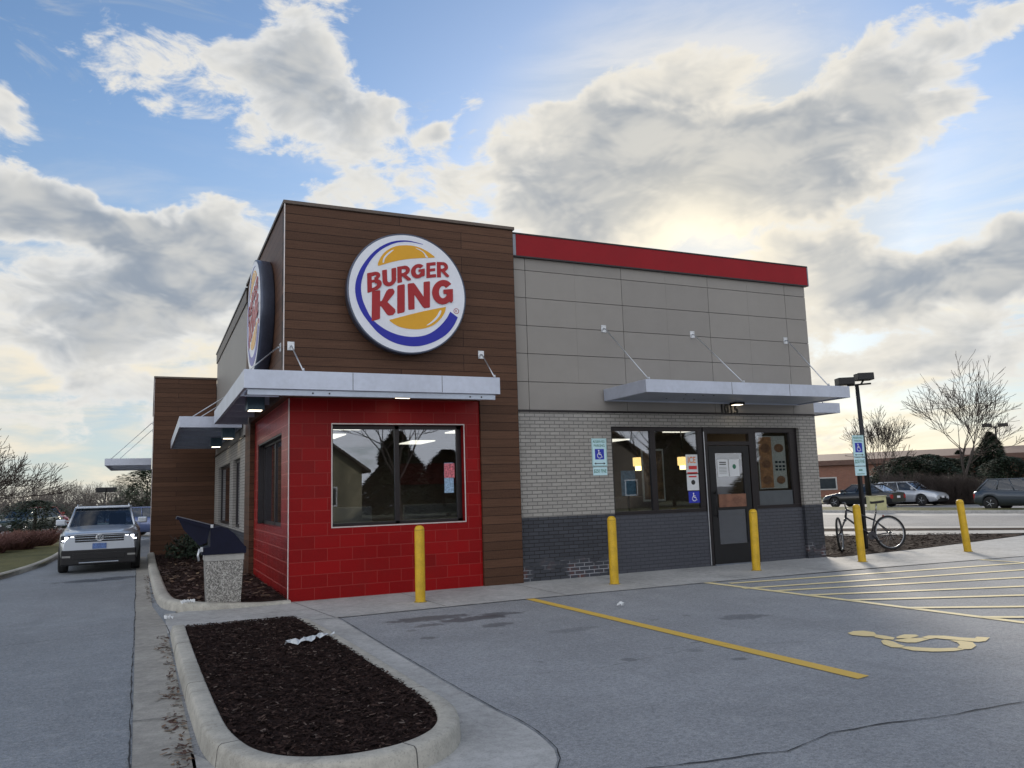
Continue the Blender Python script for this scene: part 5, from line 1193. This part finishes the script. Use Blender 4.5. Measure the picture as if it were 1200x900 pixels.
# far thicket that reads as one mass
rg=random.Random(5); b=MB()
for _ in range(4500):
    x=rg.uniform(-45,12); y=rg.uniform(84,98); h=rg.uniform(1.2,3.0); p=Vector((x,y,rg.uniform(0,1.6))); e=p+Vector((rg.uniform(-1.6,1.6),rg.uniform(-.8,.8),h*rg.uniform(.2,.8))); b.tube([p,e],[.07,.02],3,False)
tag(b.build('far_thicket',barkL),kind='stuff')
rg=random.Random(6); b=MB()
for _ in range(7000):
    t=rg.random(); a=R(20+75*t); rr=rg.uniform(120,135); p=Vector((CAM.x+rr*math.sin(a),CAM.y+rr*math.cos(a),rg.uniform(0,2))); e=p+Vector((rg.uniform(-1.6,1.6),rg.uniform(-1.2,1.2),rg.uniform(.5,2.6))); b.tube([p,e],[.09,.03],3,False)
tag(b.build('far_thicket',twig),kind='stuff')
# ------------------------------------------------------------------ far buildings
def far_building(name,label,x0,x1,y0,y1,H,m,roofm,wins,rz=0.0,loc=None,band=None):
    cx,cy=(x0+x1)/2,(y0+y1)/2; w,d_=x1-x0,y1-y0
    o=thing(name,label,'building',(cx,cy,0),rz)
    b=MB(); b.box(-w/2,w/2,-d_/2,d_/2,0,H); b.build('wall',m,o,world=False)
    b=MB(); b.box(-w/2-.4,w/2+.4,-d_/2-.4,d_/2+.4,H,H+.5); b.prism([(-w/2-.4,-d_/2-.4,H+.5),(-w/2-.4,0,H+1.4),(-w/2-.4,d_/2+.4,H+.5)],(w+.8,0,0)); b.build('roof',roofm,o,world=False)
    for (a,c,z0,z1) in wins:
        b=MB(); b.box(-w/2+a,-w/2+c,-d_/2-.06,-d_/2+.02,z0,z1,.01); wn=b.build('window',simple('far_frame',(.5,.5,.5),.5),o,world=False); b=MB(); b.box(-w/2+a+.12,-w/2+c-.12,-d_/2-.075,-d_/2-.06,z0+.12,z1-.12); b.build('pane',simple('far_glass',(.03,.04,.05),.1),wn,world=False)
    return o
rt_=simple('far_roof',(.13,.075,.06),.8)
fb=far_building('brick_building','long low red brick building behind the black sedan',0,46,0,14,3.3,farbrick,rt_,[(3,6,.8,2.4),(9,10.2,0,2.6),(13,17,.8,2.1),(20,23,.8,2.1),(27,31,.8,2.1),(36,39,.8,2.1)],R(-52))
q=hit(1030,565,1,46); fb.location=(q.x+6,48,0)
fb2=far_building('pale_building','pale low building at the right edge behind the evergreens',0,26,0,12,3.6,simple('pale_render',(.45,.42,.40),.8),rt_,[(2,5,1,2.4),(8,11,1,2.4),(14,17,1,2.4)],R(-60)); q=hit(1190,560,1,52); fb2.location=(q.x+10,52,0)
# houses and trees behind the camera, which the windows mirror
def house(label,x,y,w,d_,h,rg_,m,rz=0.0):
    o=thing('house',label,'house',(x,y,0),rz,'houses mirrored in the windows')
    b=MB(); b.box(-w/2,w/2,-d_/2,d_/2,0,h); b.prism([(-w/2,d_/2,h),(w/2,d_/2,h),(0,d_/2,h+rg_)],(0,-d_,0)); b.build('wall',m,o,world=False)
    b=MB(); e=.5
    for s_ in (1,-1): b.prism([(0,d_/2+e,h+rg_+.12),(s_*(w/2+e),d_/2+e,h-.25),(s_*(w/2+e),d_/2+e,h-.43),(0,d_/2+e,h+rg_-.08)],(0,-d_-2*e,0))
    b.build('roof',simple('shingle',(.10,.085,.075),.9),o,world=False)
    for wx in (-w*.25,w*.25):
        b=MB(); b.box(wx-.6,wx+.6,d_/2,d_/2+.06,1.0,2.3); wn=b.build('window',white,o,world=False); b=MB(); b.box(wx-.5,wx+.5,d_/2+.06,d_/2+.07,1.1,2.2); b.build('pane',simple('far_glass',(.03,.04,.05),.1),wn,world=False)
    return o
sid=simple('siding_beige',(.26,.24,.16),.8)
house('beige gabled house behind the camera, mirrored in the red corner window',6.5,-44,9,9,3.6,3.2,sid)
house('tan gabled house behind the camera, mirrored beside the door',31,-46,10,9,3.6,3.0,simple('siding_tan',(.15,.13,.11),.8))
tb=tree_thing('bare_tree','large bare tree behind the camera mirrored in the red corner window','trees mirrored in the windows',41,12,1.1,6,.26,.2,.3); tb.location=(12.5,-36,0)
tb2=copy_tree(tb); tb2.location=(23,-34,0); tb2.rotation_euler=(0,0,2); tb2['label']='large bare tree behind the camera mirrored in the left front window'
tb3=copy_tree(tb); tb3.location=(33,-38,0); tb3.rotation_euler=(0,0,4); tb3['label']='large bare tree behind the camera mirrored in the door glass'
eb=evergreen('dark evergreen behind the camera beside the mirrored beige house',51,6,3,22000,.5,'cone',everg,'trees mirrored in the windows'); eb.location=(13.6,-40,0)
for i,(x,y,l) in enumerate([(18,-42,'dark evergreen behind the camera left of the tan house'),(25,-44,'dark evergreen behind the camera nearest the tan house'),(-3,-45,'dark evergreen behind the camera left of the beige house'),(38,-42,'dark evergreen behind the camera right of the tan house')]):
    o=copy_tree(eb); o.location=(x,y,0); o['label']=l; o.scale=(1.2,1.2,.8+.15*i)
for i,(x,y,l) in enumerate([(44,-34,'first from the left'),(50,-38,'second from the left'),(56,-33,'third from the left'),(63,-36,'fourth from the left'),(70,-32,'fifth from the left'),(78,-34,'sixth from the left'),(88,-30,'last on the right')]):  # unseen row added so the right panes and door reflect something dark
    o=copy_tree(eb); o.location=(x,y,0); o['label']='dark evergreen of the row mirrored in the right front window, '+l; o.scale=(1.7,1.7,1.25+.12*(i%3)); o.rotation_euler=(0,0,i)
sheet('lawn',[(-60,-32),(80,-32),(80,-90),(-60,-90)],.02,grassM)
# ------------------------------------------------------------------ sky
SUN_AZ,SUN_EL=R(38.3),R(17.0)
sd=Vector((math.sin(SUN_AZ)*math.cos(SUN_EL),math.cos(SUN_AZ)*math.cos(SUN_EL),math.sin(SUN_EL)))
wd=bpy.data.worlds.new('World'); S.world=wd; wd.use_nodes=True; t=NT(wd.node_tree)
# cloud density group
blobs=[# px,py,rx,ry (pixels), unused, weight
 (350,90,95,75,0,.50),(430,160,75,70,0,.42),(300,60,60,50,0,.2),(120,60,70,55,0,.26),(40,20,30,20,0,.1),
 (0,215,100,36,0,.45),(80,268,120,32,0,.48),(250,300,90,50,0,.36),(190,290,110,40,0,.45),(50,345,120,26,0,.46),(120,312,110,10,0,-.18),(230,345,110,45,0,.42),(40,400,120,28,0,.40),(130,470,120,22,0,.3),(1100,410,120,24,0,.35),(1150,200,40,20,0,.25),(680,280,80,40,0,.4),(190,420,80,26,0,.26),(290,215,80,28,0,.28),(250,250,70,22,0,.25),
 (830,150,165,70,0,.58),(710,200,140,60,0,.52),(800,250,160,30,0,.2),(900,215,120,60,0,.45),(1010,170,80,60,0,.42),(1080,130,50,35,0,.3),(600,230,80,50,0,.42),(640,125,45,22,0,.28),(815,70,55,30,0,.26),
 (1060,325,110,36,0,.80),(960,290,80,25,0,.40),(1150,330,60,26,0,.40),(1040,55,80,32,0,.36),(1165,8,50,22,0,.3),(560,118,24,18,0,.42),(522,158,22,18,0,.36),(1185,280,50,35,0,.3),(900,12,60,18,0,.3),(0,120,28,35,0,.45),(100,180,55,18,0,.24),(190,130,40,20,0,.2),
 (160,215,90,30,0,-.5),(520,60,70,65,0,-.9),(15,50,60,60,0,-.45),(740,10,140,40,0,-.8),(620,60,60,50,0,-.5),(570,200,24,50,0,-.3),(930,90,50,22,0,-.25),(1130,220,70,45,0,-.6),(200,200,80,40,0,-.25),(330,200,70,14,0,-.35),(950,262,80,12,0,-.3),(230,20,40,30,0,-.2),(1190,100,50,50,0,-.3)]
def density(t,vec):
    sp=t.n('ShaderNodeSeparateXYZ',ins={0:vec}); az=t.m('ARCTAN2',sp.outputs[0],sp.outputs[1]); el=t.m('ARCSINE',sp.outputs[2])
    warp=t.n('ShaderNodeTexNoise',ins={'Vector':vec,'Scale':9.0,'Detail':4.0,'Roughness':.6}).outputs['Color']
    ws=t.vm('MULTIPLY',t.vm('SUBTRACT',warp,(.5,.5,.5)).outputs[0],(.13,.11,0)).outputs[0]
    P=t.vm('ADD',t.n('ShaderNodeCombineXYZ',ins={0:az,1:el,2:0.0}).outputs[0],ws).outputs[0]
    acc=0.0
    for px,py,rx,ry,rot,w in blobs:
        a,e=azel(px,py); ce=math.cos(e); sx=rx/F_PX; sy=ry/F_PX
        W=t.t.nodes.new('ShaderNodeVectorMath'); W.operation='MULTIPLY_ADD'; t.link(P,W.inputs[0]); W.inputs[1].default_value=(ce/sx,1/sy,0); W.inputs[2].default_value=(-a*ce/sx,-e/sy,0)
        q=t.vm('DOT_PRODUCT',W.outputs[0],W.outputs[0]).outputs['Value']
        acc=t.m('MULTIPLY_ADD',t.m('POWER',.36788,q),w,acc)
    low=t.ss(el,R(3),R(15),.10,0.0); high=t.ss(el,R(48),R(62),0.0,.24)  # high: cloud cover added overhead, out of view, to brighten the ground
    return t.m('ADD',t.m('ADD',acc,low),high)
def fbm(t,vec,det=7):
    st=t.vm('MULTIPLY',vec,(1,1,2.0)).outputs[0]
    n=t.noise(st,4.6,3,.5,.3); n2=t.noise(st,13.0,det,.63,.45)
    return t.m('ADD',t.m('MULTIPLY',t.m('SUBTRACT',n,.5),.95),t.m('MULTIPLY',t.m('SUBTRACT',n2,.5),1.15))
tc=t.n('ShaderNodeTexCoord').outputs['Generated']
# reusable group for the density
gt=bpy.data.node_groups.new('cloud_density','ShaderNodeTree')
gt.interface.new_socket('Vector',in_out='INPUT',socket_type='NodeSocketVector'); gt.interface.new_socket('Density',in_out='OUTPUT',socket_type='NodeSocketFloat')
g=NT(gt); gi=g.n('NodeGroupInput'); go=g.n('NodeGroupOutput'); dd=density(g,g.vm('NORMALIZE',gi.outputs[0]).outputs[0]); g.link(dd,go.inputs[0])
def dens(v):
    n=t.t.nodes.new('ShaderNodeGroup'); n.node_tree=gt; t.link(v,n.inputs[0]); return n.outputs[0]
vec=t.vm('NORMALIZE',tc).outputs[0]
NA=fbm(t,vec); cosS=t.vm('DOT_PRODUCT',vec,tuple(sd)).outputs['Value']; DB_=dens(vec); bk0=t.ss(cosS,.35,-.1,0.0,.30); D=t.m('ADD',t.m('ADD',DB_,NA),bk0)  # bk0: unseen cloud cover added behind the camera to light the scene
tosun=t.vm('SUBTRACT',tuple(sd),vec).outputs[0]; tosun=t.vm('NORMALIZE',tosun).outputs[0]
sc_=t.vm('SCALE',tosun); sc_.inputs['Scale'].default_value=.035
ND=fbm(t,t.vm('ADD',vec,sc_.outputs[0]).outputs[0],3); NL=fbm(t,vec,3)
sepv=t.n('ShaderNodeSeparateXYZ',ins={0:vec}); EL=t.m('ARCSINE',sepv.outputs[2])
cover=t.ss(D,.17,.38)
DS=t.m('ADD',t.m('ADD',DB_,NL),bk0); thick=t.ss(t.m('ADD',t.m('MULTIPLY',DS,.6),t.m('MULTIPLY',D,.4)),.22,.80)
light=t.ss(t.m('SUBTRACT',NL,ND),-.28,.34)     # thin side towards the sun is bright
glow=t.m('POWER',t.m('MAXIMUM',cosS,0.0),30.0); glow2=t.m('POWER',t.m('MAXIMUM',cosS,0.0),420.0)
EXPO=1.45
sky=t.n('ShaderNodeTexSky',sky_type='NISHITA'); sky.sun_disc=False; sky.sun_elevation=SUN_EL; sky.sun_rotation=SUN_AZ; sky.air_density=1.0; sky.dust_density=.35; sky.ozone_density=3.0
bg=t.n('ShaderNodeBackground',ins={0:sky.outputs[0],1:.055})
k=.366
bright=(.84,.835,.81,1); shade=(.31,.36,.43,1)
cc=t.mix(thick,bright,shade); cc=t.mix(t.m('MULTIPLY',light,.50),cc,(.90,.86,.77,1))
cc=t.mix(t.m('MULTIPLY',t.m('MULTIPLY',glow,.6),t.m('SUBTRACT',1.0,t.m('MULTIPLY',thick,.75))),cc,(1.0,.88,.66,1)); cc=t.mix(t.m('MULTIPLY',glow2,.5),cc,(1.6,1.42,1.05,1))
back=t.ss(cosS,.35,-.5,0.0,1.0); cc=t.mix(t.m('MULTIPLY',back,.85),cc,(1.75,1.76,1.80,1))  # unseen clouds behind the camera brightened to light facade and ground
# streaky veil towards the horizon and around the sun
sv=t.vm('MULTIPLY',vec,(1,1,4.5)).outputs[0]
st1=t.noise(sv,5.0,5,.6,.5); st2=t.noise(sv,2.2,3,.5,.3); wn=t.noise(t.vm('MULTIPLY',vec,(1,1,2.6)).outputs[0],4.2,6,.68,.9)
lowk=t.ss(EL,R(7),R(27),1.0,0.0)
vt=t.ss(t.m('ADD',t.m('MULTIPLY',st1,.6),t.m('MULTIPLY',st2,.4)),.40,.60)
vc=t.mix(vt,(.44,.51,.58,1),(.90,.83,.69,1)); gw=t.m('POWER',t.m('MAXIMUM',cosS,0.0),7.0); vc=t.mix(t.m('MULTIPLY',t.m('MULTIPLY',t.m('MULTIPLY',gw,vt),lowk),.75),vc,(1.02,.88,.62,1)); vc=t.mix(t.m('MULTIPLY',glow,.45),vc,(1.0,.90,.68,1))
va=t.m('MULTIPLY',lowk,t.m('ADD',.66,t.m('MULTIPLY',vt,.34)))
wisp=t.m('MULTIPLY',t.ss(wn,.55,.72),.5)
near=t.ss(cosS,.945,.992,0.0,.80)
va=t.m('MAXIMUM',t.m('MAXIMUM',va,wisp),near)
bc=t.n('ShaderNodeBackground',ins={0:cc,1:k}); bv=t.n('ShaderNodeBackground',ins={0:t.mix(t.m('MULTIPLY',back,.8),vc,(1.5,1.5,1.5,1)),1:k})  # veil behind the camera brightened the same way, as added light
m1=t.n('ShaderNodeMixShader',ins={0:va,1:bg.outputs[0],2:bv.outputs[0]})
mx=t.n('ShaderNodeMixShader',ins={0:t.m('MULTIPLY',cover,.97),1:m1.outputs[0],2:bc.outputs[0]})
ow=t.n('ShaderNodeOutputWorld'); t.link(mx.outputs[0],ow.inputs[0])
su=bpy.data.lights.new('sun','SUN'); su.energy=1.1; su.angle=R(10); su.color=(1,.90,.76); so_=bpy.data.objects.new('sun',su); COL.objects.link(so_)
so_.rotation_euler=(-sd).to_track_quat('-Z','Y').to_euler()
S.view_settings.view_transform='Standard'; S.view_settings.look='None'; S.view_settings.gamma=1; S.view_settings.exposure=EXPO; S.view_settings.use_curve_mapping=False
S.render.engine='CYCLES'; S.cycles.max_bounces=6; S.cycles.diffuse_bounces=3; S.cycles.glossy_bounces=3; S.cycles.transparent_max_bounces=12
S.render.resolution_x=1024; S.render.resolution_y=768
wd.cycles.sampling_method='AUTOMATIC' if hasattr(wd.cycles,'sampling_method') else None
# remove empty prototype labels check
for o in S.objects:
    if o.parent is None and o.get('label')=='' : del o['label']
